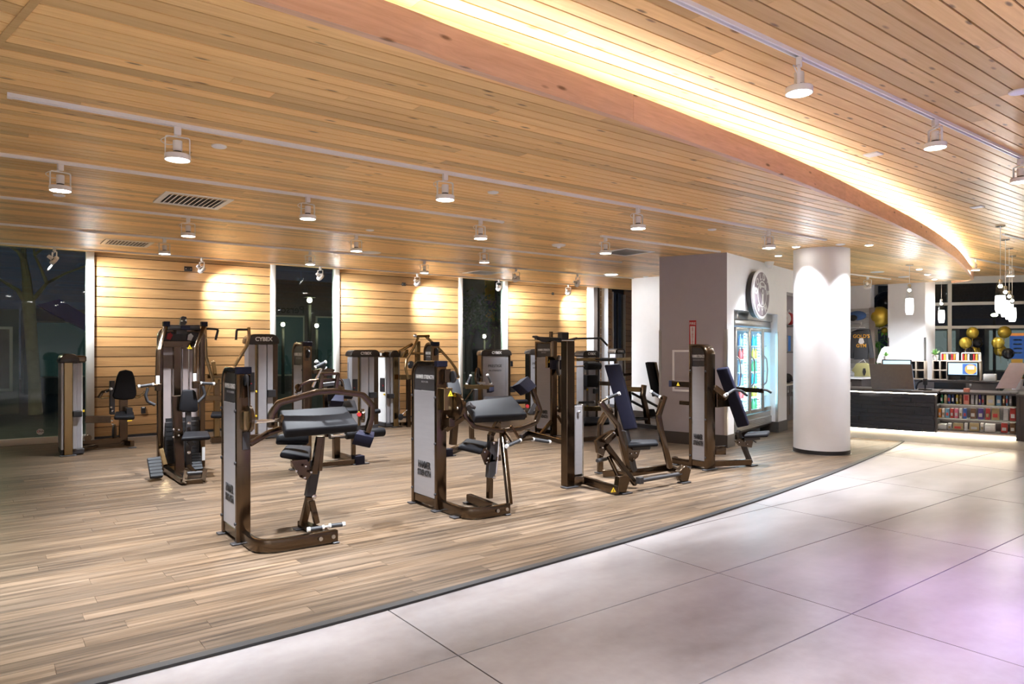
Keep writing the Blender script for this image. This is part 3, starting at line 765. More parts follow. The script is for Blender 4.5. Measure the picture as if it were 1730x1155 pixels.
for s_ in (-1, 1): MB().lathe([(.045, 0), (.045, .005)], q + UP * .12 + g1 * .12 * s_, 16, -g2).to('emblem_plate', M_wt, r)
m = MB(); m.lathe([(.028, 0), (.028, .004)], q + UP * .05, 14, -g2); m.slab([q + g1 * x + UP * z for x, z in ((-.06, .03), (-.05, .03), (-.02, .0), (.02, 0), (.05, .03), (.06, .03), (.035, -.03), (.03, -.1), (.05, -.17), (.02, -.17), (0, -.1), (-.02, -.17), (-.05, -.17), (-.03, -.1), (-.035, -.03))], .004, -g2); m.to('emblem_figure', M_wt, r)

# ---- drinks cooler in the alcove
K0 = .12; ca, cbb = gs(1241.5, K0) + .02, gs(1308, K0); zb = max(.12, Gp(1308, 717, K0).z); zt = Gp(1308, 531, K0).z
r = thing('drinks_cooler', 'three-door stainless steel drinks cooler glowing in the alcove', 'cooler', GC + g1 * (ca + cbb) / 2 + g2 * K0)
M_cint = plain('cooler_interior', (.35, .55, .65), .4, 0, .03); M_cled = emit('cooler_led', (.5, .83, 1.0), 2.0)
def cb_(a, b, o0, o1, z0, z1, nm, mat, par=None, bev=.004): return MB().obox(*gbox(a, b, o0, o1, z0, z1)).to(nm, mat, par or r, bev)
zd0, zd1 = Gp(1308, 690, K0).z, Gp(1308, 556, K0).z
cb_(ca, cbb, K0 + .02, K0 + .70, zb, zb + .05, 'base', M_dark); cb_(ca, ca + .03, K0 + .04, K0 + .7, zb, zt, 'side', M_steel); cb_(cbb - .03, cbb, K0 + .04, K0 + .7, zb, zt, 'side', M_steel)
cb_(ca + .03, cbb - .03, K0 + .66, K0 + .7, zd0, zt, 'back', M_cint); cb_(ca + .03, cbb - .03, K0 + .04, K0 + .66, zd0 - .06, zd0 - .02, 'floor_panel', M_cint)
cb_(ca, cbb, K0, K0 + .7, zd1 + .02, zd1 + .12, 'lower_header', M_steel); cb_(ca, cbb, K0 - .03, K0 + .7, zd1 + .125, zt, 'upper_header', M_steel)
cb_(ca, cbb, K0, K0 + .06, zd0 - .13, zd0 - .02, 'kick_rail', M_steel)
for i in range(5):
    z = zb + .03 + i * (zd0 - .15 - zb) / 5
    MB().rod([GC + g1 * (ca + .02) + g2 * K0 + UP * (z + .03), GC + g1 * (cbb - .02) + g2 * K0 + UP * (z + .03)], .022, 10).to('grille_bar', M_steel, r)
cb_(ca + .02, cbb - .02, K0 + .04, K0 + .06, zb, zd0 - .14, 'grille_backing', M_black)
dw = (cbb - ca) / 3
bott = []
for i in range(3):
    a, b = ca + dw * i + .006, ca + dw * (i + 1) - .006
    d = cb_(a, a + .055, K0 - .01, K0 + .03, zd0, zd1, 'door', M_steel)
    for q in ((b - .055, b, zd0, zd1), (a + .055, b - .055, zd0, zd0 + .06), (a + .055, b - .055, zd1 - .06, zd1)): MB().obox(*gbox(q[0], q[1], K0 - .01, K0 + .03, q[2], q[3])).to('door_rail', M_steel, d, .003)
    MB().obox(*gbox(a + .055, b - .055, K0 + .005, K0 + .012, zd0 + .06, zd1 - .06)).to('pane', M_cglass, d, smooth=False)
    hp = [GC + g1 * (a + .03) + g2 * (K0 - o) + UP * z for o, z in ((.01, zd0 + .45), (.06, zd0 + .5), (.075, zd0 + .7), (.06, zd0 + .9), (.01, zd0 + .95))]
    MB().rod(hp, .011, 8, .06).to('door_handle', M_steel, d)
    for e in (a + .085, b - .085): (lambda m_: [[m_.obox(*gbox(e - .016, e + .016, K0 + .035, K0 + .05, zd0 + .07 + t_ * (zd1 - zd0 - .14) / 26, zd0 + .07 + (t_ + .55) * (zd1 - zd0 - .14) / 26)) for t_ in range(26)], m_.to('led_strip', M_cled, r, smooth=False)])(MB())
for k in range(6):
    z = zd0 + .02 + k * (zd1 - zd0 - .1) / 6
    cb_(ca + .03, cbb - .03, K0 + .07, K0 + .64, z - .008, z, 'shelf', M_wt, bev=0)
    for i in range(3):
        for j in range(4): bott.append((k, i, ca + dw * i + .12 + j * (dw - .24) / 3, z, j))
bm_ = {}
cols = [(.1, .55, .75), (.75, .8, .85), (.2, .6, .25), (.75, .12, .1), (.8, .6, .1), (.35, .45, .8)]
for ci, cc_ in enumerate(cols):
    me = MB().lathe([(.028, 0), (.032, .01), (.032, .11), (.014, .15), (.014, .175)], (0, 0, 0), 10).mesh('bottle'); me.materials.append(plain('drink_%d' % ci, cc_, .25)); bm_[ci] = me
    m2 = MB().lathe([(.016, .172), (.016, .195)], (0, 0, 0), 8).mesh('cap'); m2.materials.append(M_wt); bm_['c%d' % ci] = m2
cn = ['teal', 'clear', 'green', 'red', 'amber', 'blue']; shn = ['bottom', 'second lowest', 'third lowest', 'third highest', 'second highest', 'top']; dn = ['left', 'middle', 'right']
for n_i, (k, i, s_, z, j) in enumerate(bott):
    ci = (k * 2 + i + j // 2) % 6
    p = GC + g1 * s_ + g2 * (K0 + .2) + UP * z
    b = put('drink_bottle', bm_[ci], None, p); tag(b, '%s drink bottle, %s from left on the %s shelf behind the %s cooler door' % (cn[ci], ORD[j], shn[k], dn[i]), 'bottle', 'bottles on the %s shelf, %s door' % (shn[k], dn[i]))
    put('cap', bm_['c%d' % ci], b)
ld = bpy.data.lights.new('cool', 'AREA'); ld.energy = 2.2; ld.color = (.4, .75, 1); ld.shape = 'RECTANGLE'; ld.size = 1.2; ld.size_y = 1.2
lo = bpy.data.objects.new('cooler_light', ld); COL.objects.link(lo); lo.parent = r; lo.location = g2 * .06 + UP * ((zd0 + zd1) / 2)
lo.rotation_euler = (math.pi / 2, 0, GA)

# ---- shop nook seen between the cooler wall and the column
nb = GC + g1 * (s1 + 1.6) + g2 * .8
tag(MB().obox(nb + g2 * .1 + g1 * .6 + UP * 1.4, g1 * 2.2, g2 * .05, UP * 1.4).to('wall_nook', M_greyw, smooth=False), kind='structure')
def Np(px, py, o=.45): return Gp(px, py, o)
ns = gs(1334, .45)
r = thing('shop_cabinet', 'dark shop base cabinet in the nook beside the column', 'cabinet', GC + g1 * ns + g2 * .45)
zcab = Np(1334, 648).z
MB().obox(*gbox(ns - .35, ns + .8, 0.45, .8, 0, zcab - .03)).to('body', M_lam, r); MB().obox(*gbox(ns - .35, ns + .8, 0.42, .8, zcab - .03, zcab)).to('worktop', M_frame, r)
for i in range(4):
    a = ns - .33 + i * .28
    d = MB().obox(*gbox(a, a + .26, 0.435, .45, .12, zcab - .26)).to('door', M_lam, r, .004); d2 = MB().obox(*gbox(a, a + .26, 0.435, .45, zcab - .24, zcab - .05)).to('drawer', M_lam, r, .004)
    MB().obox(*gbox(a + .12, a + .2, 0.425, .435, zcab - .17, zcab - .12)).to('pull', M_steel, d2)
M_blue = plain('blue_cloth', (.05, .2, .6), .7); M_whc = plain('white_cloth', (.75, .73, .72), .8); M_grc = plain('grey_cloth', (.3, .3, .32), .8); M_blc = plain('black_cloth', (.02, .02, .024), .8)
for nm, py in (('lower', 594), ('upper', 549)):
    z = Np(1334, py).z
    b = MB().obox(*gbox(ns - .35, ns + .8, 0.4, .75, z - .025, z)).to('wall_shelf', M_black, loc=GC + g1 * ns + g2 * .58 + UP * z); tag(b, '%s black wall shelf in the shop nook' % nm, 'shelf')
zs = Np(1334, 549).z
for i in range(3):
    q = GC + g1 * (ns - .12 + i * .27) + g2 * .58 + UP * (zs + .14)
    mb = MB(); mb.ball(q, .13, 12, (1, .8, 1.05)); b = mb.to('gym_bag', [M_red, M_whc, M_red][i], loc=q - UP * .14); tag(b, ['red gym bag at the left of the nook upper shelf', 'white gym bag between the red bags on the nook shelf', 'red gym bag at the right of the nook upper shelf'][i], 'bag')
    MB().rod([q + V((-.08, 0, .1)), q + V((0, 0, .22)), q + V((.08, 0, .1))], .008, 6, .05).to('strap', M_whc, b)
zs = Np(1334, 594).z
for i in range(6):
    q = GC + g1 * (ns - .2 + i * .09) + g2 * .58 + UP * zs
    b = MB().obox(q + UP * .17, g1 * .03, g2 * .1, UP * .16).to('folded_shirt', [M_whc, M_blc, M_grc, M_blue, M_blue, M_grc][i], loc=q, bevel=.015); tag(b, '%s upright folded shirt, %s on the nook lower shelf' % (['white', 'black', 'grey', 'blue', 'bright blue', 'pale grey'][i], ORD[i]), 'shirt', 'folded shirts')
for i in range(3):
    q = GC + g1 * (ns - .1 + i * .2) + g2 * .58 + UP * zcab
    b = MB().ball(q + UP * .1, .1, 12, (1, 1, 1)).to('black_cap', M_blc, loc=q); tag(b, 'black cap on the nook worktop, %s from the left' % ORD[i], 'cap', 'black caps'); MB().obox(q + UP * .06 - g2 * .12, g1 * .07, g2 * .06, UP * .006).to('brim', M_blc, b)

# ---- slat wall with shop clothes at the far end
def Sp(px, py, o=.0): return Xp(px, py, FXW - o)
ya, yb_ = Sp(1470, 586).y, Sp(1437, 586).y + .6
r = thing('slat_wall', 'light grey slatted display wall with hanging shirts', 'display wall', (FXW - .03, (ya + yb_) / 2, 0)); zt = Sp(1450, 521).z
for i in range(14):
    z0 = .75 + i * (zt - .75) / 14
    MB().box(FXW - .03, FXW - .005, ya, yb_, z0 + .006, z0 + (zt - .75) / 14 - .006).to('slat', plain('slat_grey', (.5, .5, .5), .6), r, smooth=False)
MB().box(FXW - .05, FXW, ya - .12, ya, .74, zt).to('end_post', plain('taupe', (.28, .23, .2), .6), r)
zsh = Sp(1450, 553).z
MB().box(FXW - .3, FXW - .03, ya + .1, yb_, zsh - .02, zsh).to('shelf', M_white, r)
r = thing('shop_base_cabinet', 'dark wood base cabinet under the slatted display wall', 'cabinet', (FXW - .3, yb_ - .4, 0)); zcb = Sp(1450, 636).z
MB().box(FXW - .6, FXW - .06, ya - .1, yb_, 0, zcb - .03).to('body', M_lam, r); MB().box(FXW - .63, FXW - .06, ya - .12, yb_, zcb - .03, zcb).to('worktop', M_white, r); MB().box(FXW - .62, FXW - .6, ya + .12, ya + .16, zcb - .2, zcb - .1).to('handle', M_steel, r)
def poly_on_x(pts, X): return [Xp(a, b, X) for a, b in pts]
def garment(name, pts, X, mat, lab, th=.07):
    q = poly_on_x(pts, X); c_ = sum(q, V((0, 0, 0))) / len(q)
    o = MB().slab(q, th, (1, 0, 0)).to(name, mat, loc=c_, bevel=.012); tag(o, lab, 'shirt'); return o, c_
M_gold = plain('gold_print', (.75, .38, .05), .6); M_olive = plain('olive_cloth', (.33, .30, .13), .8); M_blc2 = plain('charcoal_cloth', (.05, .05, .055), .8)
o, c_ = garment('long_sleeve_shirt', [(1448, 556), (1468, 556), (1472, 580), (1475, 604), (1469, 606), (1466, 584), (1465, 607), (1442, 607), (1443, 580), (1440, 606), (1434, 604), (1438, 560)], 15.9, M_blc2, 'charcoal long sleeve shirt with gold lettering on the slat wall')
rgt = V((0, -1, 0))
text('print', "GOLD'S", .11, Xp(1455, 568, 15.88), rgt, UP, M_gold, o, bold=2); text('print', "GYM", .11, Xp(1455, 584, 15.88), rgt, UP, M_gold, o, bold=2)
MB().slab(poly_on_x([(1452, 571), (1458, 571), (1460, 578), (1457, 581), (1453, 581), (1450, 578)], 15.885), .004, (1, 0, 0)).to('print', M_whc, o)
MB().rod([Xp(1448, 556, 15.93), Xp(1455, 549, 15.93), Xp(1455, 544, 15.93)], .006, 6).to('hanger', M_wt, o)
o, c_ = garment('tee_shirt', [(1447, 613), (1463, 613), (1469, 617), (1469, 636), (1443, 636), (1443, 629), (1438, 626)], 15.7, M_olive, 'olive tee shirt with a dark print on the slat wall')
MB().slab(poly_on_x([(1458, 622), (1462, 622), (1463, 628), (1461, 634), (1459, 634), (1457, 628)], 15.685), .004, (1, 0, 0)).to('print', M_dark, o); MB().rod([Xp(1450, 613, 15.72), Xp(1459, 607, 15.72), Xp(1463, 613, 15.72)], .006, 6).to('hanger', M_wt, o)
c_ = Xp(1448, 533, 16.1)
o = MB().ball(c_, .2, 14, (.6, 1.05, .55)).to('duffel_bag', plain('denim', (.06, .13, .33), .8), loc=c_ - UP * .11); tag(o, 'blue duffel bag on top of the slat wall shelf', 'bag')
MB().ball(Xp(1441, 537, 15.9), .1, 10, (.5, 1, .7)).to('pocket', M_blc, o)

# ================================================================== SERVICE COUNTER
KO = V((11.44, 5.81, 0)); k1 = V((.26, -.9656, 0)); k2 = V((.9656, .26, 0))
def Kp(px, py, o=0.0): return Pp(px, py, KO + k2 * o, k2)
def ks(px, o=0.0):
    p = Kp(px, 586, o); return (V((p.x, p.y, 0)) - KO).dot(k1)
def kb(a, b, o0, o1, z0, z1): return [KO + k1 * ((a + b) / 2) + k2 * ((o0 + o1) / 2) + UP * ((z0 + z1) / 2), k1 * (abs(b - a) / 2), k2 * ((o1 - o0) / 2), UP * ((z1 - z0) / 2)]
def KB(nm, mat, par, *a, bev=.003): return MB().obox(*kb(*a)).to(nm, mat, par, bev)
ZTOP = .815; ZTOE = .18
sa, sb, sc_, sd = ks(1395), ks(1583, -.06), ks(1720, -.0), ks(1720) + 1.6
r = thing('service_counter', 'dark reception counter with a textured black front and product shelves', 'counter', KO + k1 * 1.2)
KB('toe_kick', plain('toe_kick_panel', (.62, .58, .5), .5, 0, .08), r, sa, sd, .0, .03, 0, ZTOE)
KB('carcass', M_lam, r, sa, sb, -.05, .65, ZTOE, ZTOP - .035); KB('worktop', M_lam, r, sa, sb + .03, -.1, .75, ZTOP - .035, ZTOP)
KB('shelf_back', M_lam, r, sb, sc_, .30, .36, ZTOE, ZTOP - .035); KB('shelf_floor', M_lam, r, sb, sc_, -.0, .36, ZTOE, ZTOE + .05); KB('worktop', M_lam, r, sb, sc_, -.02, .75, ZTOP - .03, ZTOP)
KB('shelf_side', M_lam, r, sb - .03, sb, -.06, .36, ZTOE, ZTOP - .035); KB('shelf_side', M_lam, r, sc_ - .02, sc_ + .03, -.1, .36, ZTOE - .04, ZTOP - .035)
KB('carcass', M_lam, r, sc_ + .03, sd, -.12, .65, ZTOE - .04, ZTOP - .035); KB('worktop', M_lam, r, sc_ - .02, sd, -.14, .75, ZTOP - .035, ZTOP)
zsh1, zsh2 = Kp(1650, 708.5).z, Kp(1650, 684).z
M_gsh = plain('glass_shelf', (.5, .55, .52), .1)
shz = [ZTOE + .05, zsh1 + .0, zsh2]
for z in shz[1:]: KB('shelf', M_gsh, r, sb, sc_ - .02, .0, .3, z - .012, z)
random.seed(11)
z = ZTOE + .01; rows = 9; hh = (ZTOP - .05 - ZTOE) / rows
for i in range(rows):
    s_ = sa + random.random() * .2
    while s_ < sb - .05:
        L = random.uniform(.22, .5); e = min(s_ + L, sb - .031); pr_ = random.choice([0, .006, .012, .02, .028])
        KB('front_tile', M_tile, r, s_ + .001, e - .001, -.065 - pr_, -.05, ZTOE + i * hh + .001, ZTOE + (i + 1) * hh - .001, bev=0); s_ = e
KB('led_strip', M_toe, r, sa, sd, -.02, -.005, ZTOE - .012, ZTOE - .004, bev=0)
KB('led_strip', M_toe, r, sa, sb, -.094, -.088, ZTOP - .045, ZTOP - .036, bev=0)
for z in (shz[1] - .02, shz[2] - .02): KB('led_strip', emit('shelf_led', (1, .93, .8), 2), r, sb + .02, sc_ - .05, .27, .285, z, z + .006, bev=0)
# products on the shelves
PAL = {'green': (.03, .3, .13), 'cream': (.75, .68, .45), 'blue': (.06, .15, .5), 'navy': (.03, .05, .2), 'yellow': (.75, .6, .1), 'tan': (.5, .38, .2), 'red and white': (.75, .3, .22), 'white': (.72, .7, .7), 'orange': (.8, .3, .05), 'sky blue': (.2, .45, .7), 'pink': (.75, .2, .3), 'red': (.6, .06, .05), 'purple': (.12, .08, .35), 'grey': (.35, .33, .35), 'brown': (.25, .13, .07), 'silver': (.6, .6, .62)}
def product(kind, col, x0, x1, yb2, yt, shelf, idx, o=.05):
    a, b = ks(x0, o), ks(x1, o); z0 = shz[{'bottom': 0, 'middle': 1, 'top': 2}[shelf]]; z1 = Kp((x0 + x1) / 2, yt, o).z; h = max(.05, z1 - z0)
    m_ = plain('pack_' + col, PAL[col], .35, 0, .25, 40); c_ = KO + k1 * ((a + b) / 2) + k2 * (o + .06) + UP * z0; w_ = (b - a) / 2 * .9
    lab = '%s %s, %s from the left on the counter %s shelf' % (col, kind, ORD[idx], shelf)
    nm = kind.split()[-1]
    if kind == 'bottle':
        ob = MB().lathe([(w_ * .9, 0), (w_, .006), (w_, h * .72), (w_ * .6, h * .84), (w_ * .6, h * .86)], c_, 12).to('bottle', m_, loc=c_); MB().lathe([(w_ * .66, h * .85), (w_ * .66, h)], c_, 10).to('cap', M_black, ob)
    elif kind == 'pouch':
        ob = MB().slab([c_ - k1 * w_ - k2 * .04, c_ + k1 * w_ - k2 * .04, c_ + k1 * w_ * .94 + UP * h, c_ - k1 * w_ * .94 + UP * h], .05, k2).to('pouch', m_, loc=c_, bevel=.008)
    elif kind == 'paper stack':
        ob = MB().obox(c_ + UP * h * .45, k1 * w_, k2 * .08, UP * h * .45).to('paper_stack', m_, loc=c_, bevel=.004)
        for j in range(4): MB().obox(c_ + UP * (h * (.2 + .22 * j)) - k2 * .085, k1 * w_ * (.85 + .04 * j), k2 * .008, UP * .004).to('sheet', M_wt, ob)
    else:
        ob = MB().obox(c_ + UP * h / 2, k1 * w_, k2 * .06, UP * h / 2).to('box', m_, loc=c_, bevel=.003)
    if kind != 'paper stack':
        f = MB().obox(c_ - k2 * .064 + UP * h * .4, k1 * w_ * .6, k2 * .003, UP * h * .16); f.to('label_patch', [M_wt, M_brzl, plain('pack_red', PAL['red'], .35), M_wt][idx % 4], ob, smooth=False)
    tag(ob, lab, nm, 'products on the counter %s shelf' % shelf)
top = [('bottle', 'green', 1588, 1593), ('bottle', 'cream', 1594, 1600), ('bottle', 'blue', 1600, 1606), ('bottle', 'navy', 1607, 1612), ('bottle', 'yellow', 1614, 1619), ('bottle', 'tan', 1620, 1625), ('box', 'red and white', 1627, 1638), ('pouch', 'silver', 1639, 1646), ('pouch', 'white', 1647, 1652), ('pouch', 'purple', 1653, 1657), ('pouch', 'grey', 1658, 1663), ('box', 'cream', 1666, 1681), ('pouch', 'sky blue', 1682, 1692), ('bottle', 'brown', 1693, 1698), ('bottle', 'sky blue', 1699, 1703), ('bottle', 'grey', 1704, 1710)]
for i, (k_, c1_, a, b) in enumerate(top): product(k_, c1_, a, b, 0, 656 if 'red and' in c1_ else (664 if k_ == 'bottle' else 667), 'top', i)
mid = [('box', 'orange', 1585, 1590), ('box', 'white', 1591, 1596), ('box', 'sky blue', 1597, 1604), ('box', 'red', 1605, 1611), ('box', 'pink', 1612, 1619), ('box', 'white', 1620, 1626), ('box', 'blue', 1627, 1633), ('pouch', 'brown', 1638, 1649), ('pouch', 'purple', 1651, 1662), ('pouch', 'red', 1664, 1673), ('pouch', 'tan', 1674, 1689), ('pouch', 'white', 1694, 1704), ('pouch', 'red', 1705, 1717)]
for i, (k_, c1_, a, b) in enumerate(mid): product(k_, c1_, a, b, 0, 690, 'middle', i)
bot = [('paper stack', 'white', 1584, 1600), ('box', 'silver', 1601, 1607), ('pouch', 'tan', 1608, 1628), ('box', 'white', 1629, 1634), ('pouch', 'tan', 1636, 1655), ('box', 'silver', 1656, 1662), ('paper stack', 'white', 1663, 1682), ('pouch', 'red', 1690, 1703), ('pouch', 'brown', 1705, 1716)]
for i, (k_, c1_, a, b) in enumerate(bot): product(k_, c1_, a, b, 0, 715, 'bottom', i)
# tilted screens' backs on the counter
def screen_back(c4, o, lab, mat, th=.04):
    q = [Kp(a, b, o + oo) for a, b, oo in c4]; q = [V((v.x, v.y, max(v.z, ZTOP + .001))) for v in q]; c_ = (q[2] + q[3]) / 2
    r_ = thing('display_stand', lab, 'display', V((c_.x, c_.y, ZTOP)))
    MB().slab(q, th, k2).to('back_panel', mat, r_, .004)
    MB().slab([p + k2 * (th + .002) for p in q], .006, k2).to('screen_glass', emit('blue_screen', (.25, .5, .9), .1), r_, smooth=False)
    return r_
screen_back([(1468, 614.5, .30), (1540, 615, .30), (1545, 658, .12), (1473, 658, .12)][::-1], 0, 'large brown laminate backed display tilted on the counter', plain('brown_laminate', (.16, .13, .115), .4, 0, .15, 25))
screen_back([(1706, 613, .55), (1740, 613, .55), (1716, 656, .25), (1682, 656, .25)][::-1], 0, 'pale lilac backed tilted display at the right end of the counter', plain('lilac_laminate', (.42, .38, .46), .4))
p = Kp(1563, 658, .25); p.z = ZTOP
r = thing('card_reader', 'black card reader on a stand on the counter', 'card reader', p)
MB().obox(p + UP * .01, k1 * .09, k2 * .06, UP * .01).to('base', M_black, r, .004); MB().rod([p + UP * .02, p + UP * .1], .012, 8).to('stem', M_black, r); MB().obox(p + UP * .13, k1 * .03, k2 * .02, UP * .05).to('reader', M_dark, r, .006)
p = Kp(1548, 657, .3); p.z = ZTOP
r = thing('barcode_scanner', 'black handheld scanner with a coiled cable beside the display', 'scanner', p)
MB().rod([p + UP * .005, p + UP * .06, p + k1 * .03 + UP * .12], .015, 8, .02).to('body', M_black, r); MB().rod([p + k1 * .03 + UP * .12, p + k1 * .09 + UP * .15], .018, 8).to('head', M_black, r)
# ---- back counter with cubbies, monitors, plants
BO = 1.75
def BB(nm, mat, par, *a, bev=.002): return KB(nm, mat, par, *a, bev=bev)
b0, b1 = ks(1488, BO), ks(1686, BO); zbt = Kp(1600, 642, BO).z
r = thing('back_counter', 'dark back counter behind the reception desk', 'counter', KO + k2 * BO + k1 * b0)
BB('body', M_lam, r, b0, b1, BO, BO + .5, 0, zbt - .03); BB('worktop', M_lam, r, b0 - .05, b1 + .05, BO - .03, BO + .52, zbt - .03, zbt)
BB('open_shelf', M_black, r, ks(1578, BO), ks(1632, BO), BO - .004, BO, zbt - .2, zbt - .04); BB('pull', M_steel, r, ks(1638, BO), ks(1641.5, BO), BO - .02, BO, zbt - .12, zbt - .05)
def cubby(x0, x1, yt, nx, nz, lab):
    a, b = ks(x0, BO + .1), ks(x1, BO + .1); zt_ = Kp(x0, yt, BO + .1).z
    r_ = thing('cubby_shelf', lab, 'shelf', KO + k1 * (a + b) / 2 + k2 * (BO + .2) + UP * zbt); m_ = plain('pale_oak', (.55, .48, .4), .5)
    for i in range(nx + 1):
        s_ = a + (b - a) * i / nx; BB('upright', m_, r_, s_ - .012, s_ + .012, BO + .1, BO + .36, zbt, zt_)
    for j in range(nz + 1):
        z = zbt + (zt_ - zbt) * j / nz; BB('shelf', m_, r_, a, b, BO + .1, BO + .36, z - .012 if j else zbt, z + .012 if j < nz else zt_)
    BB('back', M_dark, r_, a, b, BO + .35, BO + .36, zbt, zt_); return zt_
zc1 = cubby(1490, 1562, 609, 5, 2, 'pale cubby shelf left on the back counter'); zc2 = cubby(1576, 1600, 609, 2, 2, 'narrow pale cubby shelf left of the lit monitor')
def monitor(x0, x1, y0, y1, o, lab):
    a, b = ks(x0, o), ks(x1, o); z1, z0 = Kp(x0, y0, o).z, Kp(x0, y1, o).z
    r_ = thing('monitor', lab, 'monitor', KO + k1 * (a + b) / 2 + k2 * o + UP * zbt)
    BB('bezel', M_black, r_, a, b, o, o + .03, z0, z1); BB('screen', emit('screen_blue', (.42, .68, .95), .12), r_, a + .02, b - .02, o - .002, o, z0 + .03, z1 - .02, bev=0)
    BB('stand', M_black, r_, (a + b) / 2 - .04, (a + b) / 2 + .04, o + .03, o + .06, zbt, z0 + .1); BB('foot', M_black, r_, (a + b) / 2 - .1, (a + b) / 2 + .1, o - .06, o + .045, zbt, zbt + .012)
    return r_, a, b, z0, z1
r_, a, b, z0, z1 = monitor(1600, 1653, 611, 635, BO + .05, 'lit monitor showing a chart on the back counter')
BB('chart_field', emit('screen_navy', (.05, .13, .4), .12), r_, (a + b) / 2, b - .03, BO + .046, BO + .048, z0 + .04, z1 - .03, bev=0)
q = KO + k1 * (a + (b - a) * .76) + k2 * (BO + .044) + UP * ((z0 + z1) / 2)
MB().lathe([(.085, 0), (.085, .002)], q, 24, -k2).to('chart', emit('screen_orange', (.9, .35, .08), .12), r_); MB().obox(q + UP * .03 - k2 * .004, k1 * .05, k2 * .001, UP * .03).to('chart_note', emit('screen_pale', (.7, .85, .95), .12), r_)
monitor(1490, 1540, 607, 632, BO + .02, 'lit monitor peeking over the brown display')
def plant(px, py, o, zbase, lab, s_=1.0):
    p = Kp(px, py, o); p.z = zbase; r_ = thing('potted_plant', lab, 'plant', p)
    MB().lathe([(.035 * s_, 0), (.05 * s_, .09 * s_), (.044 * s_, .09 * s_)], p, 14).to('pot', M_white, r_)
    lf = MB(); rnd = random.Random(px)
    for i in range(42):
        a = rnd.uniform(0, 6.28); t = rnd.uniform(.1, 1.1); L = rnd.uniform(.06, .12) * s_; d = V((math.cos(a) * math.sin(t), math.sin(a) * math.sin(t), math.cos(t))); q = p + UP * .085 * s_; sd = d.cross(UP).normalized() * .012 * s_
        lf.add([q, q + d * L * .5 + sd, q + d * L, q + d * L * .5 - sd], [(0, 1, 2, 3)])
    l_ = lf.to('foliage', plain('leaf_green', (.2, .42, .12), .6, 0, .4), r_); l_['kind'] = 'stuff'
plant(1497, 606, BO + .22, zc1, 'small potted plant on the left cubby shelf', .9); plant(1580, 606, BO + .22, zc2, 'small potted plant on the narrow cubby shelf', 1.1)
p_ = Kp(1718, 612, .7); 
for i, (x0, x1) in enumerate(((1590, 1619), (1625, 1657))):
    a, b = ks(x0, BO + .22), ks(x1, BO + .22); z0 = zc2; z1 = Kp(x0, 596, BO + .22).z
    r_ = thing('wire_rack', ['left wire rack of small items above the monitor', 'right wire rack of small items above the monitor'][i], 'rack', KO + k1 * (a + b) / 2 + k2 * (BO + .22) + UP * z0)
    for s_ in (a, b):
        MB().rod([KO + k1 * s_ + k2 * (BO + .22) + UP * z0, KO + k1 * s_ + k2 * (BO + .22) + UP * z1], .008, 6).to('post', M_lamp, r_)
    MB().rod([KO + k1 * a + k2 * (BO + .22) + UP * z1, KO + k1 * b + k2 * (BO + .22) + UP * z1], .01, 6).to('rail', M_lamp, r_)
    for j in range(7):
        s_ = a + (b - a) * (j + .5) / 7; BB('hang_tag', [M_red, M_orange, M_wt, M_black][j % 4], r_, s_ - .014, s_ + .014, BO + .21, BO + .225, z0 + .005, z1 - .02)
    BB('base', M_lamp, r_, a, b, BO + .18, BO + .26, z0, z0 + .006)
# hood that carries racks above the monitor
r_ = thing('monitor_hood', 'pale oak hood framing the lit monitor', 'shelf', KO + k1 * ks(1625, BO) + k2 * BO + UP * zbt); m_ = plain('pale_oak', (.55, .48, .4), .5)
BB('top', m_, r_, ks(1600, BO + .1) + .013, ks(1657, BO + .1), BO + .1, BO + .36, zc2 - .03, zc2); BB('side', m_, r_, ks(1654.5, BO + .1), ks(1657.5, BO + .1), BO + .1, BO + .36, zbt, zc2 - .03); BB('back', m_, r_, ks(1600, BO + .1) + .013, ks(1654.5, BO + .1), BO + .3, BO + .33, zbt, zc2 - .03)
# side return and till gear at right
r_ = thing('side_counter', 'dark return counter running back at the right', 'counter', KO + k1 * (sc_ + .6) + k2 * 1.4); KB('body', M_lam, r_, ks(1700, .8), sd, .76, 2.6, 0, ZTOP - .035); KB('worktop', M_lam, r_, ks(1700, .8) - .05, sd, .752, 2.6, ZTOP - .035, ZTOP)
p = KO + k1 * ks(1672, BO) + k2 * (BO + .1) + UP * zbt
r_ = thing('till_printer', 'white receipt printer at the right of the back counter', 'printer', p); MB().obox(p + UP * .06, k1 * .09, k2 * .1, UP * .06).to('body', M_wt, r_, .01); MB().obox(p + UP * .125 - k2 * .02, k1 * .06, k2 * .05, UP * .006).to('lid', M_dark, r_)
plant(1718, 611, 1.3, ZTOP, 'leafy potted plant at the right end beside the lilac display', 1.9)

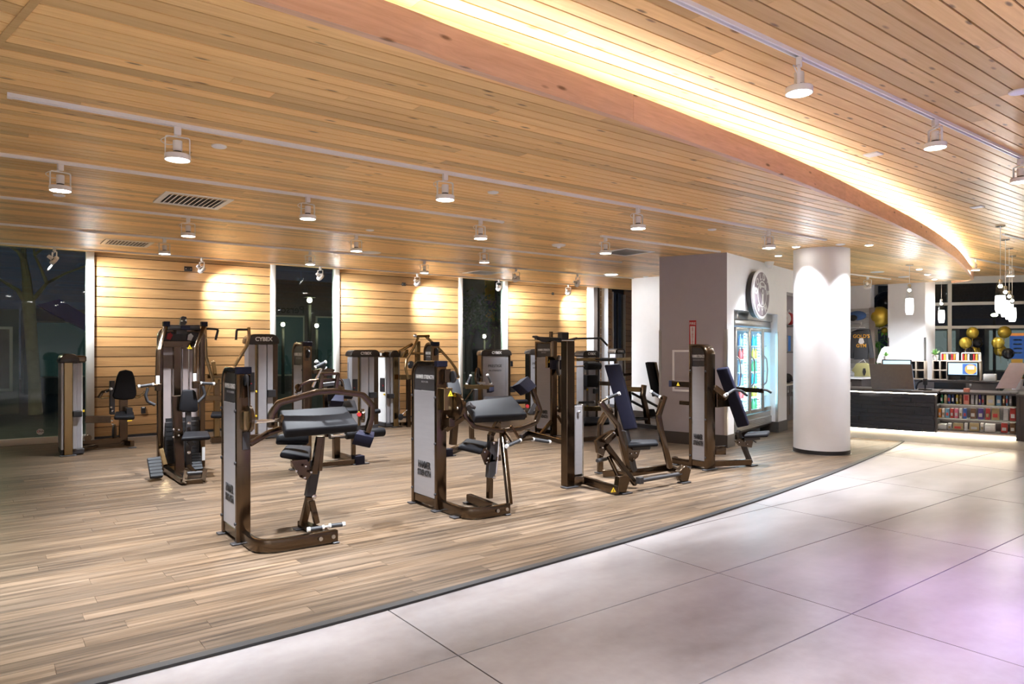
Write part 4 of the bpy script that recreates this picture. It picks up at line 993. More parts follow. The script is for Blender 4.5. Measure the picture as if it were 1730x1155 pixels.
# ---- pendants
def pendant(px, py_top, py_bot, base, lab):
    up = base[1]
    c_ = Up_(px, base[0]) if up else Cp(px, base[0])
    z1 = CAMH + (HY - py_top) * (c_ - CAM).dot(FW) / FPX; z0 = CAMH + (HY - py_bot) * (c_ - CAM).dot(FW) / FPX; h = z1 - z0; R_ = .062
    r_ = thing('glass_pendant', lab, 'pendant lamp', c_, 'glass bottle pendants')
    MB().lathe([(.055, -.025), (.06, -.02), (.06, 0)], c_, 20).to('canopy', M_chrome, r_)
    MB().rod([c_ - UP * .02, V((c_.x, c_.y, z1))], .004, 6).to('cord', M_lamp, r_)
    MB().lathe([(.022, z1 - h * .16), (.026, z1 - h * .03), (.02, z1)], V((c_.x, c_.y, 0)), 14).to('socket', M_chrome, r_)
    MB().lathe([(R_ * .75, z0), (R_ * .98, z0 + h * .12), (R_, z0 + h * .3), (R_ * .93, z0 + h * .52)], V((c_.x, c_.y, 0)), 20).to('frosted_glass', emit('pendant_frost', (1, .97, .9), .8), r_)
    MB().lathe([(R_ * .93, z0 + h * .525), (R_ * .72, z0 + h * .8), (.03, z1 - h * .02)], V((c_.x, c_.y, 0)), 20).to('clear_glass', M_cglass, r_)
    MB().ball(V((c_.x, c_.y, z1 - h * .2)), .025, 10).to('bulb', emit('bulb', (1, .8, .5), 8), r_)
    ld = bpy.data.lights.new('pend', 'POINT'); ld.energy = SPOT_W * .035; ld.color = (1, .97, .92); ld.shadow_soft_size = .06
    lo = bpy.data.objects.new('pendant_light', ld); COL.objects.link(lo); lo.parent = r_; lo.location = (0, 0, (z0 + z1) / 2 - c_.z)
    return c_
pendant(1536.5, 480, 531, (446, False), 'single glass bottle pendant in front of the white pier')
pendant(1590.5, 505, 545, (458, True), 'glass bottle pendant hanging alone before the window mullion')
for i, (px, b_, t_, e_) in enumerate(((1690, 380, 472, 529), (1698.5, 403, 483, 535), (1705, 418, 491, 539), (1710, 431, 499, 543))):
    pendant(px, t_, e_, (b_, True), '%s glass bottle pendant from the left in the cluster of four' % ORD[i])

# ---- balloons by the window
M_goldf = plain('gold_foil', (.6, .44, .06), .25, .6); M_blkf = plain('black_foil', (.015, .015, .018), .15)
BN = [0]
def balloon(px, py, rpx, mat, lab, X_=None):
    BN[0] += 1; dd = X_ if X_ else .35 + .62 * ((BN[0] * 2) % 5) / 2; p = Pp(px, py, WP - wn * dd, wn); rr = rpx * (p - CAM).dot(FW) / FPX
    o = MB().ball(p, rr, 18, (1, 1, 1.04)).to('balloon', mat, loc=p); tag(o, lab, 'balloon', 'balloons by the front window'); MB().rod([p - UP * rr * 1.02, p - UP * (rr + .05)], .006, 6).to('knot', mat, o)
    MB().rod([p - UP * (rr + .05), p - UP * (rr + .15) + V((.01, 0, 0))], .0025, 4).to('ribbon', M_wt, o)
for px, py, rp, m_, lab in ((1643, 562, 9.5, 0, 'gold balloon at the top of the left bunch'), (1631, 579, 9.5, 0, 'gold balloon left in the left bunch'), (1651, 578, 9, 1, 'black balloon right in the left bunch'), (1636, 594, 8.5, 1, 'black balloon low in the left bunch'), (1648, 592, 7.5, 0, 'small gold balloon low in the left bunch'),
                            (1697, 561, 10, 0, 'gold balloon at the top of the right bunch'), (1686, 579, 9.5, 0, 'gold balloon left in the right bunch'), (1690, 592, 9.5, 0, 'gold balloon low in the right bunch'), (1703, 597, 9, 1, 'black balloon right in the right bunch')):
    balloon(px, py, rp, (M_goldf, M_blkf)[m_], lab)
for px, py, rp, m_, lab, X_ in ((1486, 535, 17, 0, 'big gold balloon left of the white pier', 1.0), (1497, 512, 20, 1, 'big dark balloon behind the white pier edge', .32), (1493, 541, 6, 0, 'small gold balloon by the white pier', .5), (1494, 558, 5, 0, 'smallest gold balloon by the white pier', .75)):
    balloon(px, py, rp, (M_goldf, M_blkf)[m_], lab, X_)
p = Wp(1480, 600) - wn * .5; p.z = .0
r_ = thing('floor_plant', 'tall green leafy plant in the far window left of the pier', 'plant', p)
MB().lathe([(.15, 0), (.19, .35), (.17, .35)], p, 18).to('pot', M_white, r_)
lf = MB(); rnd = random.Random(5)
for i in range(160):
    q = p + V((rnd.uniform(-.2, .2), rnd.uniform(-.3, .3), rnd.uniform(.5, 1.85))); d = V((rnd.uniform(-1, 1), rnd.uniform(-1, 1), rnd.uniform(-.3, 1))).normalized(); sd = d.cross(UP).normalized() * .035
    lf.add([q, q + d * .1 + sd, q + d * .2, q + d * .1 - sd], [(0, 1, 2, 3)])
l_ = lf.to('foliage', plain('leaf_bright', (.13, .4, .06), .5, 0, .4), r_); l_['kind'] = 'stuff'
MB().rod([p + UP * .3, p + UP * 1.6], .02, 6).to('stem', plain('stem', (.1, .2, .04), .7), r_)

o, c_ = garment('hooded_sweatshirt', [(1480, 613), (1484, 600), (1489, 589), (1494, 585), (1499, 588), (1502, 613)], 15.2, M_whc, 'cream hooded sweatshirt standing left of the white pier', .2)
MB().rod([V((c_.x + .1, c_.y, .02)), V((c_.x + .1, c_.y, c_.z - .1))], .02, 8).to('stand_pole', M_steel, o); MB().lathe([(.16, .006), (.16, .02), (.02, .03)], V((c_.x + .1, c_.y, 0)), 18).to('stand_base', M_steel, o)
# ================================================================== GYM MACHINES
def gym(name, lab, x, y): return thing(name, lab, 'gym machine', (x, y, .006), 'strength machines')
def T(root, nm, pts, w_, h_, n=(0, 1, 0), fr=.0, mat=None, bev=.004): return MB().tube(pts, w_, h_, n, fr).to(nm, mat or M_brz, root, (bev if fr == 0 else .007) if bev else .007, 2 if fr else 1)
def ROD(root, nm, pts, r_, mat=None, fr=0.0, n=10): return MB().rod(pts, r_, n, fr).to(nm, mat or M_brz, root)
def PAD(root, nm, c4, th, mat=None, bev=.022): return MB().slab(c4, th).to(nm, mat or M_vinyl, root, min(bev, th * .45), 3)
def BOX(root, nm, x0, x1, y0, y1, z0, z1, mat=None, bev=.004): return MB().box(x0, x1, y0, y1, z0, z1).to(nm, mat or M_brz, root, bev, 1)
def BOLT(root, p, ax=(0, 1, 0), r_=.012, l=.012, mat=None):
    a = V(ax).normalized(); return MB().lathe([(r_, 0), (r_, l), (r_ * .6, l * 1.3)], V(p), 10, a).to('bolt', mat or M_chrome, root)
def GRIP(root, a, b, r_=.017):
    a = V(a); b = V(b); g = MB().rod([a, b], r_, 10).to('grip', M_rubber, root); d = (b - a).normalized()
    MB().rod([b - d * .004, b + d * .018], r_ * 1.12, 10).to('grip_end', M_wt, g); MB().rod([a - d * .012, a + d * .004], r_ * 1.12, 10).to('grip_collar', M_wt, g); return g
def ROLL(root, a, b, r_=.055):
    a = V(a); b = V(b); d = b - a; L = d.length
    return MB().lathe([(r_ * .5, 0), (r_ * .9, .004), (r_, .015), (r_, L - .015), (r_ * .9, L - .004), (r_ * .5, L)], a, 20, d).to('roller_pad', M_vinyl, root)
def DISC(root, nm, c, ax, r_, th, mat=None): return MB().lathe([(r_ * .9, -th / 2), (r_, -th / 2 + .004), (r_, th / 2 - .004), (r_ * .9, th / 2)], V(c), 32, ax).to(nm, mat or M_brz, root)
def WARN(root, p, right, up, s=.035):
    p = V(p); right = V(right); up = V(up)
    o = MB().slab([p - right * s * .55 - up * s * .45, p + right * s * .55 - up * s * .45, p + up * s * .55], .0015).to('warning_label', M_yel, root, smooth=False)
    n = right.cross(up).normalized(); MB().slab([p + n * .001 - right * s * .12 - up * s * .25, p + n * .001 + right * s * .12 - up * s * .25, p + n * .001 + up * s * .2], .0008).to('warning_mark', M_black, o, smooth=False)
def FOOT(root, x, y, w_=.09, d_=.06): return MB().box(x - w_ / 2, x + w_ / 2, y - d_ / 2, y + d_ / 2, .006, .02).to('foot_plate', M_dark, root, .003, 1)
def hs_tower(root, x0, y0, y1, h, th=.105, rnd='far', head_txt='', see=False):
    t = .045; R_ = .11; xm = x0 + th / 2; a, b = y0 + t / 2, y1 - t / 2; H_ = h - t / 2; z0 = .02
    arc = lambda cy, cz, a0, a1: [V((xm, cy + R_ * math.cos(math.radians(a0 + (a1 - a0) * i / 6)), cz + R_ * math.sin(math.radians(a0 + (a1 - a0) * i / 6)))) for i in range(7)]
    P_ = [V((xm, a, z0))] + ([V((xm, a, H_))] if rnd != 'near' else arc(a + R_, H_ - R_, 180, 90)) + ([V((xm, b, H_))] if rnd != 'far' else arc(b - R_, H_ - R_, 90, 0)) + [V((xm, b, z0))]
    MB().tube(P_, th, t, (1, 0, 0)).to('tower_frame', M_brz, root, .007, 2)
    hp = [(a + t / 2, h - .27), (b - t / 2, h - .27)]
    ins = R_ - t / 2
    cf = [(b - t / 2 - ins + ins * math.cos(q), h - t - ins + ins * math.sin(q)) for q in [i * math.pi / 10 for i in range(6)]]
    cn_ = [(a + t / 2 + ins - ins * math.cos(q), h - t - ins + ins * math.sin(q)) for q in [(5 - i) * math.pi / 10 for i in range(6)]]
    hp += cf if rnd == 'far' else [(b - t / 2, h - t)]
    hp += cn_ if rnd == 'near' else [(a + t / 2, h - t)]
    xp = x0 + .014
    hd_ = MB().slab([V((xp, p[0], p[1])) for p in hp], th - .028, (1, 0, 0)).to('header_plate', M_dark, root)
    ym = (y0 + y1) / 2; wy = y1 - y0
    text('lettering', 'HAMMER STRENGTH', .052, V((xp - .002, ym, h - .15)), (0, -1, 0), UP, M_wt, hd_, .0008, bold=1.5, sx=wy / .50 * .72)
    text('lettering', head_txt, .024, V((xp - .002, ym, h - .195)), (0, -1, 0), UP, M_panel, hd_, .0008, sx=.9)
    pn = MB().box(x0 + .008, x0 + .018, a + t / 2 - .008, b - t / 2 + .008, .115, h - .275).to('side_panel', M_panel, root, .002, 1)
    text('lettering', 'HAMMER', .085, V((x0 + .006, ym, .40)), (0, -1, 0), UP, M_black, pn, .0012, bold=3.5, sx=.62 * wy / .45)
    text('lettering', 'STRENGTH', .075, V((x0 + .006, ym, .325)), (0, -1, 0), UP, M_black, pn, .0012, bold=3.5, sx=.62 * wy / .45)
    MB().box(x0 + th - .018, x0 + th - .008, a + t / 2 - .008, b - t / 2 + .008, .115, h - .275).to('rear_panel', M_panel, root, .002, 1)
    if see:
        for q in (-.05, .05): MB().rod([(xm, ym + q, .1), (xm, ym + q, h - .3)], .01, 8).to('guide_rod', M_chrome, root)
    MB().box(x0 + .01, x0 + th - .01, a, b, .04, .112).to('bottom_rail', M_brz, root, .004, 1)
    for z in (.16, .62, h - .33):
        for y_ in (a + .004, b - .004): BOLT(root, (x0 + .004, y_, z), (-1, 0, 0), .013, .012, M_dark)
    if rnd == 'far': MB().box(x0 - .002, x0 + th + .004, y0 - .012, y0 + .045, h - .05, h + .004).to('top_cap', M_navy, root, .004, 1)
    for y_ in (y0 + .02, y1 - .02): FOOT(root, xm, y_, th + .07, .07)
    return xm
def cyb_tower(root, c, wd_, dp, h, right, cap=.13, prestige=False, post=1):
    r_ = V(right).normalized(); n = V((-r_.y, r_.x, 0)) * -1; n = V((r_.y, -r_.x, 0))   # n = towards the viewer side
    c = V((c[0], c[1], 0)); B = lambda nm, mat, a, b, o0, o1, z0, z1, bev=.004, par=None: MB().obox(c + r_ * ((a + b) / 2) + n * ((o0 + o1) / 2) + UP * ((z0 + z1) / 2), r_ * ((b - a) / 2), n * ((o1 - o0) / 2), UP * ((z1 - z0) / 2)).to(nm, mat, par or root, bev, 1)
    hw = wd_ / 2; pw_ = wd_ * .17; hb = h - cap
    B('base_block', M_dark, -hw + .01, hw - .01, -dp / 2 + .01, dp / 2 - .01, .02, .09)
    if prestige:
        B('side_post', M_brz, -hw, -hw + .035, -dp / 2, dp / 2, .02, hb + .03); B('side_post', M_brz, hw - .05, hw, -dp / 2, dp / 2 - .02, .02, hb + .03)
        pn = B('front_panel', M_cybp, -hw + .035, hw - .11, -dp / 2 + .02, dp / 2, .09, hb); B('front_strip', M_cybp, hw - .105, hw - .055, -dp / 2 + .02, dp / 2 - .005, .09, hb)
        text('lettering', 'PRESTIGE', .075, c - r_ * .03 + n * (dp / 2 + .002) + UP * (hb - .2), r_, UP, M_dark, pn, .001, sx=.95); text('lettering', 'VRS STRENGTH', .04, c - r_ * .03 + n * (dp / 2 + .002) + UP * (hb - .29), r_, UP, M_dark, pn, .001)
    else:
        e = hw - pw_ if post > 0 else hw
        B('side_post', M_brz, hw - pw_, hw, -dp / 2 - .01, dp / 2 - .03, .02, hb + .02)
        q = [-hw + .01, -hw + wd_ * .23, -hw + wd_ * .33, -hw + wd_ * .60, -hw + wd_ * .64, hw - pw_ - .004]
        B('shroud_panel', M_cybp, q[0], q[1], -dp / 2 + .02, dp / 2, .09, hb); B('shroud_groove', M_brzl, q[1], q[2], -dp / 2 + .02, dp / 2 - .035, .09, hb); B('shroud_panel', M_cybp, q[2], q[3], -dp / 2 + .02, dp / 2 + .01, .09, hb); B('shroud_strip', M_cybp, q[4], q[5], -dp / 2 + .02, dp / 2 - .01, .09, hb)
        w_ = B('pin_window', M_black, q[0] + .01, q[1] - .01, dp / 2, dp / 2 + .012, h * .46, h * .64); B('load_dot', M_red, q[0] + .03, q[0] + .05, dp / 2 + .012, dp / 2 + .014, h * .53, h * .54, 0, w_)
        for z in (.22, .45): B('pin_knob', M_yel, q[1] + .005, q[1] + .03, dp / 2 - .02, dp / 2 + .015, h * z, h * z + .03)
        B('cup_holder', M_black, q[4] - .01, q[5] + .03, dp / 2 - .01, dp / 2 + .05, h * .40, h * .47, .008)
    # rounded cap
    rr = cap * .75; pts = []
    for i in range(7):
        a = math.pi / 2 * i / 6; pts.append((hw + .012 - rr + rr * math.cos(a), hb + cap - rr + rr * math.sin(a)))
    for i in range(7):
        a = math.pi / 2 + math.pi / 2 * i / 6; pts.append((-hw - .012 + rr + rr * math.cos(a), hb + cap - rr + rr * math.sin(a)))
    pts += [(-hw - .012, hb + cap * .12), (-hw + .05, hb), (hw - .05, hb), (hw + .012, hb + cap * .1)]
    cp = MB().slab([c + n * (dp / 2 + .02) + r_ * a + UP * z for a, z in pts], dp + .05, -n).to('top_cap', plain('bronze_black_cap', (.035, .028, .024), .25, .2), root, .012, 3)
    text('lettering', 'CYBEX', cap * .52, c + n * (dp / 2 + .022) + UP * (hb + cap * .5), r_, UP, M_wt, cp, .001, bold=3)
    return n

def cyb_side(root, x, y, h, side=1, dy=.5, cap=.13):
    """a shrouded tower seen from its narrow end: bronze post towards the camera, silver shroud on one side"""
    hb = h - cap; B = lambda nm, mat, a, b, c_, d, z0, z1, bev=.006: MB().box(min(x + side * a, x + side * b), max(x + side * a, x + side * b), c_, d, z0, z1).to(nm, mat, root, bev, 1)
    B('end_post', M_brzl, -.05, .05, y, y + .06, .02, hb + .03); B('shroud_strip', M_cybp, -.085, -.05, y + .02, y + dy, .09, hb); B('base_block', M_dark, -.085, .19, y + .05, y + dy, .02, .09)
    B('shroud_panel', M_cybp, .05, .10, y + .03, y + dy - .02, .09, hb); B('shroud_panel', M_cybp, .10, .16, y + .07, y + dy - .08, .09, hb); B('shroud_groove', M_wt, .16, .175, y + .1, y + dy - .1, .09, hb)
    w_ = B('pin_window', M_black, .175, .19, y + .12, y + .3, h * .46, h * .64); B('load_dot', M_red, .19, .193, y + .15, y + .18, h * .53, h * .55, 0); B('pin_knob', M_yel, .175, .20, y + .1, y + .14, h * .42, h * .44, .002); B('cup_holder', M_black, .05, .16, y - .03, y + .08, h * .38, h * .44, .01)
    rr = cap * .8; P_ = []
    for i in range(7): a = math.pi / 2 * i / 6; P_.append((.13 - rr + rr * math.cos(a), hb + cap - rr + rr * math.sin(a)))
    for i in range(7): a = math.pi / 2 + math.pi / 2 * i / 6; P_.append((-.10 + rr + rr * math.cos(a), hb + cap - rr + rr * math.sin(a)))
    P_ += [(-.10, hb), (.13, hb)]
    mc = plain('bronze_black_cap', (.035, .028, .024), .25, .2)
    cp = MB().slab([V((x + side * a, y - .01, z)) for a, z in P_], dy + .03, (0, 1, 0)).to('top_cap', mc, root, .012, 2)
    B('cap_face', M_brz, .10, .22, y + .06, y + dy - .04, hb + .005, hb + cap * .78, .02)
    text('lettering', 'CYBEX', cap * .5, V((x + side * .222, y + dy / 2, hb + cap * .4)), (0, side, 0), UP, M_wt, cp, .001, bold=3)
# ---- 1 triceps machine, front left
x0, y0, y1, h = 1.52, 5.44, 5.87, 1.345
R_ = gym('triceps_machine', 'bronze triceps press machine with an arched arm, nearest at left', 1.9, 5.4)
xm = hs_tower(R_, x0, y0, y1, h, head_txt='TRICEPS EXTENSION')
zr = .062
T(R_, 'base_rail', [(xm, y0 + .02, zr), (xm, 5.075, zr), (Zp(589, 914, zr).x, 5.055, zr)], .09, .05, (0, 0, 1), .17, bev=0)
p = V((Zp(589, 914, zr).x, 5.055, zr))
for q in (-.04, -.14): DISC(R_, 'rail_plug', (p.x + q, 5.028, zr), (0, -1, 0), .016, .004, M_steel)
FOOT(R_, xm + .02, 5.22, .07, .09); FOOT(R_, p.x - .02, 5.06, .05, .08)
pb = V((2.08, 5.58, .03)); FOOT(R_, pb.x, pb.y + .02, .12, .08)
T(R_, 'cross_rail', [(pb.x, 5.62, .05), (pb.x + .06, 5.07, .05)], .05, .06, (0, 0, 1))
p0, p1 = V((pb.x - .01, 5.55, .05)), Yp(523, 838, 5.5)
T(R_, 'lower_post', [p0, p1], .05, .055); T(R_, 'gusset', [V((pb.x + .09, 5.5, .06)), Yp(526, 845, 5.49)], .035, .045)
PV = p1; BOLT(R_, p1 - V((-.02, .04, 0)), (0, -1, 0), .02, .012)
p2 = Yp(534, 778, 5.5); T(R_, 'post_sleeve', [p1, p2], .06, .075, mat=M_dark)
T(R_, 'upper_post', [Yp(530, 800, 5.46), Yp(540, 737, 5.44)], .045, .05); T(R_, 'upper_brace', [Yp(540, 795, 5.46), Yp(545, 737, 5.44)], .03, .035)
for a in ((516, 787), (525, 797), (500, 795), (514, 806)): BOLT(R_, Yp(a[0], a[1], 5.44), (0, -1, 0), .01, .012)
MB().slab([Yp(*q, 5.47) for q in ((491, 778), (519, 776), (529, 798), (518, 811), (507, 806))], .012, (0, 1, 0)).to('seat_bracket', M_brz, R_)
T(R_, 'seat_arm', [Yp(495, 776, 5.56), Yp(523, 800, 5.5)], .04, .04)
PAD(R_, 'seat', [Yp(474, 762, 5.52), Yp(525, 772, 5.52), Yp(527, 752, 5.85), Yp(484, 750, 5.85)], .055)
PAD(R_, 'chest_pad', [Yp(468, 748, 5.62), Yp(523, 749, 5.62), Yp(523, 729, 5.66), Yp(470, 732, 5.66)], .06)
PAD(R_, 'arm_pad', [Yp(482, 726, 5.26), Yp(606, 716, 5.26), Yp(583, 685, 5.58), Yp(473, 692, 5.58)], .075, bev=.016)
AY = 5.5
T(R_, 'press_arm', [Yp(*q, AY) for q in ((457, 722), (458, 700), (470, 681), (534, 662), (565, 660), (613, 667), (628, 684), (627, 705), (620, 731))], .05, .048, (0, 1, 0), .05)
PAD(R_, 'counterweight', [Yp(601, 732, AY - .05), Yp(632, 739, AY - .05), Yp(633, 729, AY + .08), Yp(607, 725, AY + .08)], .10, M_navy, .006)
T(R_, 'handle_frame', [Yp(*q, AY) for q in ((539, 666), (544, 631), (571, 631), (566, 664))], .03, .026, (0, 1, 0), .01)
ROD(R_, 'handle_bar', [Yp(*q, AY + .04) for q in ((500, 664), (508, 650), (524, 643), (542, 641), (577, 641), (580, 652))], .011, fr=.03)
for q in ((504, 655), (577, 656)): DISC(R_, 'handle_ring', Yp(*q, AY + .04), (.5, -1, .2), .035, .014, M_brz)
T(R_, 'pivot_link', [Yp(421, 750, 5.46), Yp(452, 732, 5.5), Yp(480, 722, 5.5)], .04, .045, (0, 1, 0), .03)
ROD(R_, 'pivot_shaft', [Yp(432, 712, 5.46), Yp(480, 709, 5.5)], .014, M_chrome); DISC(R_, 'pivot_wheel', Yp(476, 713, 5.48), (1, -.2, 0), .06, .03)
DISC(R_, 'pivot_cap', Yp(612, 701, 5.5), (1, -.2, 0), .045, .025); DISC(R_, 'red_dot', Yp(607, 700, 5.46), (-.3, -1, 0), .018, .006, M_red)
DISC(R_, 'cam_wheel', Yp(421, 707, 5.36), (1, 0, 0), .10, .03)
BOX(R_, 'cam_guard', xm - .03, xm + .05, 5.34, 5.44, .88, 1.02, M_brzl)
BOX(R_, 'pulley_bracket', xm - .03, xm - .022, 5.37, 5.44, 1.12, 1.29); BOX(R_, 'pulley_bracket', xm + .022, xm + .03, 5.37, 5.44, 1.12, 1.29)
DISC(R_, 'pulley', (xm, 5.38, 1.25), (1, 0, 0), .045, .02, M_black); ROD(R_, 'cable', [(xm, 5.34, 1.25), (xm + .01, 5.33, 1.0), (xm + .01, 5.36, .8)], .004, M_black)
BOX(R_, 'back_strap', xm - .01, xm + .04, 5.425, 5.44, .72, .86, M_dark)
GRIP(R_, Zp(545, 891, .085), Zp(523, 894, .085)); GRIP(R_, Zp(558, 888, .085), Zp(579, 885.5, .085)); ROD(R_, 'foot_peg_bar', [Zp(543, 891, .085), Zp(560, 888, .085)], .012, M_chrome)
T(R_, 'peg_stem', [V((Zp(551, 890, .085).x, Zp(551, 890, .085).y, .085)), (pb.x + .04, 5.3, .05)], .03, .03, (0, 0, 1))

# ---- 2 biceps machine, front centre
x0, y0, y1, h = 3.27, 5.44, 5.915, 1.37
R_ = gym('biceps_machine', 'bronze preacher curl machine at centre front with a cubic end weight', 3.6, 5.4)
xm = hs_tower(R_, x0, y0, y1, h, head_txt='BICEPS CURL')
xe = Zp(886, 866, zr).x
T(R_, 'base_rail', [(xm, y0 + .02, zr), (xm, 5.0, zr), (xe, 4.975, zr)], .09, .05, (0, 0, 1), .17, bev=0)
for q in (-.04, -.14): DISC(R_, 'rail_plug', (xe + q, 4.948, zr), (0, -1, 0), .016, .004, M_steel)
FOOT(R_, xm - .03, 5.16, .08, .09); FOOT(R_, xe - .03, 4.98, .05, .08)
bk = Zp(792, 840, zr)
T(R_, 'cross_rail', [(bk.x, bk.y, zr), (xe - .1, 5.0, zr)], .07, .055, (0, 0, 1)); FOOT(R_, bk.x, bk.y, .1, .07)
pa_ = Zp(827, 845, .05)
T(R_, 'front_post', [V((pa_.x, pa_.y, .07)), Yp(829, 733, pa_.y)], .05, .05); YQ = 5.36
T(R_, 'rear_brace', [Zp(861, 852, .09), Yp(848, 726, YQ)], .045, .045)
PC = pa_.y
T(R_, 'post_sleeve', [Yp(828, 806, PC - .03), Yp(832, 745, PC - .03)], .06, .075, mat=M_dark); BOLT(R_, Yp(834, 806, PC - .07), (0, -1, 0), .018, .014); BOLT(R_, Yp(834, 747, PC - .07), (0, -1, 0), .016, .014)
ROD(R_, 'gas_strut', [Yp(838, 800, PC - .05), Yp(843, 740, PC - .05)], .012, M_chrome)
MB().slab([Yp(*q, PC - .06) for q in ((811, 762), (820, 757), (838, 772), (846, 768), (847, 778), (829, 780), (820, 785))], .012, (0, 1, 0)).to('seat_bracket', M_brz, R_)
for q in ((818, 763), (824, 774), (840, 774), (822, 781)): BOLT(R_, Yp(*q, PC - .062), (0, -1, 0), .009, .01)
PAD(R_, 'seat', [Yp(775, 751, PC - .08), Yp(815, 761, PC - .1), Yp(828, 746, PC + .12), Yp(788, 739, PC + .2)], .05)
PAD(R_, 'arm_pad', [Yp(803, 703, 5.22), Yp(891, 698, 5.22), Yp(866, 668.5, 5.52), Yp(789, 677, 5.52)], .075, bev=.016)
T(R_, 'pad_support', [Yp(829, 735, PC), Yp(842, 712, 5.35)], .05, .05)
AY = 5.32
T(R_, 'curl_arm', [Yp(*q, AY) for q in ((782, 678), (785, 703), (800, 720), (846, 728), (878, 724), (905, 713), (912, 694), (899, 657))], .05, .042, (0, 1, 0), .05)
PAD(R_, 'counterweight', [Yp(877, 648, AY - .06), Yp(893, 663, AY - .06), Yp(907, 652, AY + .02), Yp(892, 635, AY + .02)], .10, M_navy, .006)
T(R_, 'handle_strut', [Yp(850, 724, AY), Yp(866, 747, AY - .1)], .03, .022); T(R_, 'handle_strut', [Yp(863, 719, AY), Yp(880, 744, AY - .05)], .03, .022)
GRIP(R_, Yp(878, 744, AY - .1), Yp(857, 753, AY - .14)); GRIP(R_, Yp(901, 742, AY - .02), Yp(927, 746, AY - .02)); ROD(R_, 'handle_bar', [Yp(878, 744, AY - .08), Yp(901, 741, AY - .02)], .012)
MB().ball(Yp(857, 745, AY - .1), .018, 10).to('knob', M_chrome, R_)
DISC(R_, 'cam_wheel', Yp(768, 686, 5.34), (1, .15, 0), .125, .035); BOLT(R_, Yp(772, 690, 5.28), (1, -.2, 0), .014, .03)
BOX(R_, 'cam_guard', xm - .035, xm + .055, 5.34, 5.44, .93, 1.13, M_brzl); WARN(R_, (xm + .03, 5.338, 1.08), (1, 0, 0), UP, .05)
BOX(R_, 'pulley_bracket', xm - .01, xm + .05, 5.36, 5.44, 1.18, 1.3); DISC(R_, 'pulley', (xm + .07, 5.36, 1.23), (1, 0, 0), .055, .02, M_black)
T(R_, 'pivot_link', [Yp(753, 726, 5.4), Yp(785, 703, AY)], .035, .045); BOX(R_, 'pivot_box', xm + .02, xm + .08, 5.34, 5.44, .78, .86); ROD(R_, 'pivot_shaft', [Yp(782, 684, AY), Yp(802, 688, AY)], .018, M_dark)
T(R_, 'pad_hinge', [Yp(785, 690, AY + .02), Yp(796, 683, AY - .04)], .05, .05, mat=M_dark)
PAD(R_, 'hinge_plate', [Yp(891, 697, AY), Yp(901, 680, AY), Yp(905, 684, AY), Yp(896, 700, AY)], .02, M_dark, .003); DISC(R_, 'red_dot', Yp(891, 686, AY - .03), (-.2, -1, .2), .02, .006, M_red)

# ---- 3 chest press, front right of centre
R_ = gym('chest_press', 'bronze chest press with a navy reclined back pad and bent lever arms', 5.5, 5.4)
PX = Zp(962, 824).x; PY = 5.52
BOX(R_, 'main_post', PX - .055, PX + .055, PY, PY + .1, .02, 1.565); BOX(R_, 'post_cap', PX - .05, PX + .05, PY + .005, PY + .095, 1.565, 1.572, M_wt); FOOT(R_, PX, PY + .02, .18, .1)
gx0, gx1 = Yp(972.5, 586, PY + .06).x, Yp(984, 586, PY + .06).x
BOX(R_, 'stack_guard', gx0, gx1, PY + .06, PY + .08, .12, Yp(978, 685, PY + .06).z, M_panel); BOX(R_, 'weight_stack', gx0 + .0, gx1 - .01, PY + .085, PY + .14, .05, Yp(975, 722, PY + .1).z, M_blk2)
BOX(R_, 'guard_post', gx1 - .005, gx1 + .02, PY + .06, PY + .1, .02, Yp(978, 683, PY + .06).z, M_steel); BOX(R_, 'bottom_bar', PX + .04, gx1 + .02, PY + .04, PY + .14, .03, .09); BOLT(R_, (gx0 + .03, PY + .05, .8), (0, -1, 0), .015, .02)
zr2 = .07
fl_ = Zp(1043, 826, zr2); fr_ = Zp(1158, 806, zr2)
T(R_, 'left_rail', [(PX + .05, PY + .03, zr2), (PX + .18, PY - .02, zr2), (fl_.x, fl_.y, zr2 - .01)], .085, .05, (0, 0, 1), .05)
WARN(R_, V((fl_.x - .06, fl_.y - .004, zr2)), (1, -.3, 0), UP, .05)
EB = Zp(1056, 822, .07)
def block(nm, pts_px, Y, th=.08, mat=None): return MB().slab([Yp(a, b, Y) for a, b in pts_px], th, (0, 1, 0)).to(nm, mat or M_brz, R_, .005, 1)
block('foot_block', ((1044, 831), (1047, 805), (1056, 802), (1066, 808), (1058, 832)), fl_.y - .01, .07); FOOT(R_, EB.x - .02, fl_.y + .02, .14, .09)
block('foot_block', ((1152, 813), (1148, 797), (1158, 786), (1168, 793), (1163, 813)), fr_.y, .07); FOOT(R_, fr_.x, fr_.y + .02, .14, .09)
ROD(R_, 'cross_rod', [Yp(1080, 812, fl_.y + .02), Yp(1150, 800, fr_.y + .02)], .022, M_dark); BOX(R_, 'rod_clamp', *(lambda q: (q.x - .03, q.x + .03, q.y - .03, q.y + .03, q.z - .035, q.z + .035))(Yp(1081, 811, fl_.y + .02)), M_dark)
SB = 5.5
T(R_, 'rear_rail', [Zp(1019, 799, .05), Zp(1068, 798, .08), Zp(1128, 789, .08)], .08, .05, (0, 0, 1)); T(R_, 'right_rail', [Zp(1128, 789, .08), Zp(1155, 802, .07)], .08, .05, (0, 0, 1))
bq = Zp(1014, 797, .02)
T(R_, 'rear_leg', [(bq.x, bq.y, .02), Yp(1014, 715, bq.y), Yp(1023, 699, bq.y - .08), Yp(1035, 692, bq.y - .15)], .06, .06, (.3, 1, 0), .06); FOOT(R_, bq.x, bq.y, .1, .1)
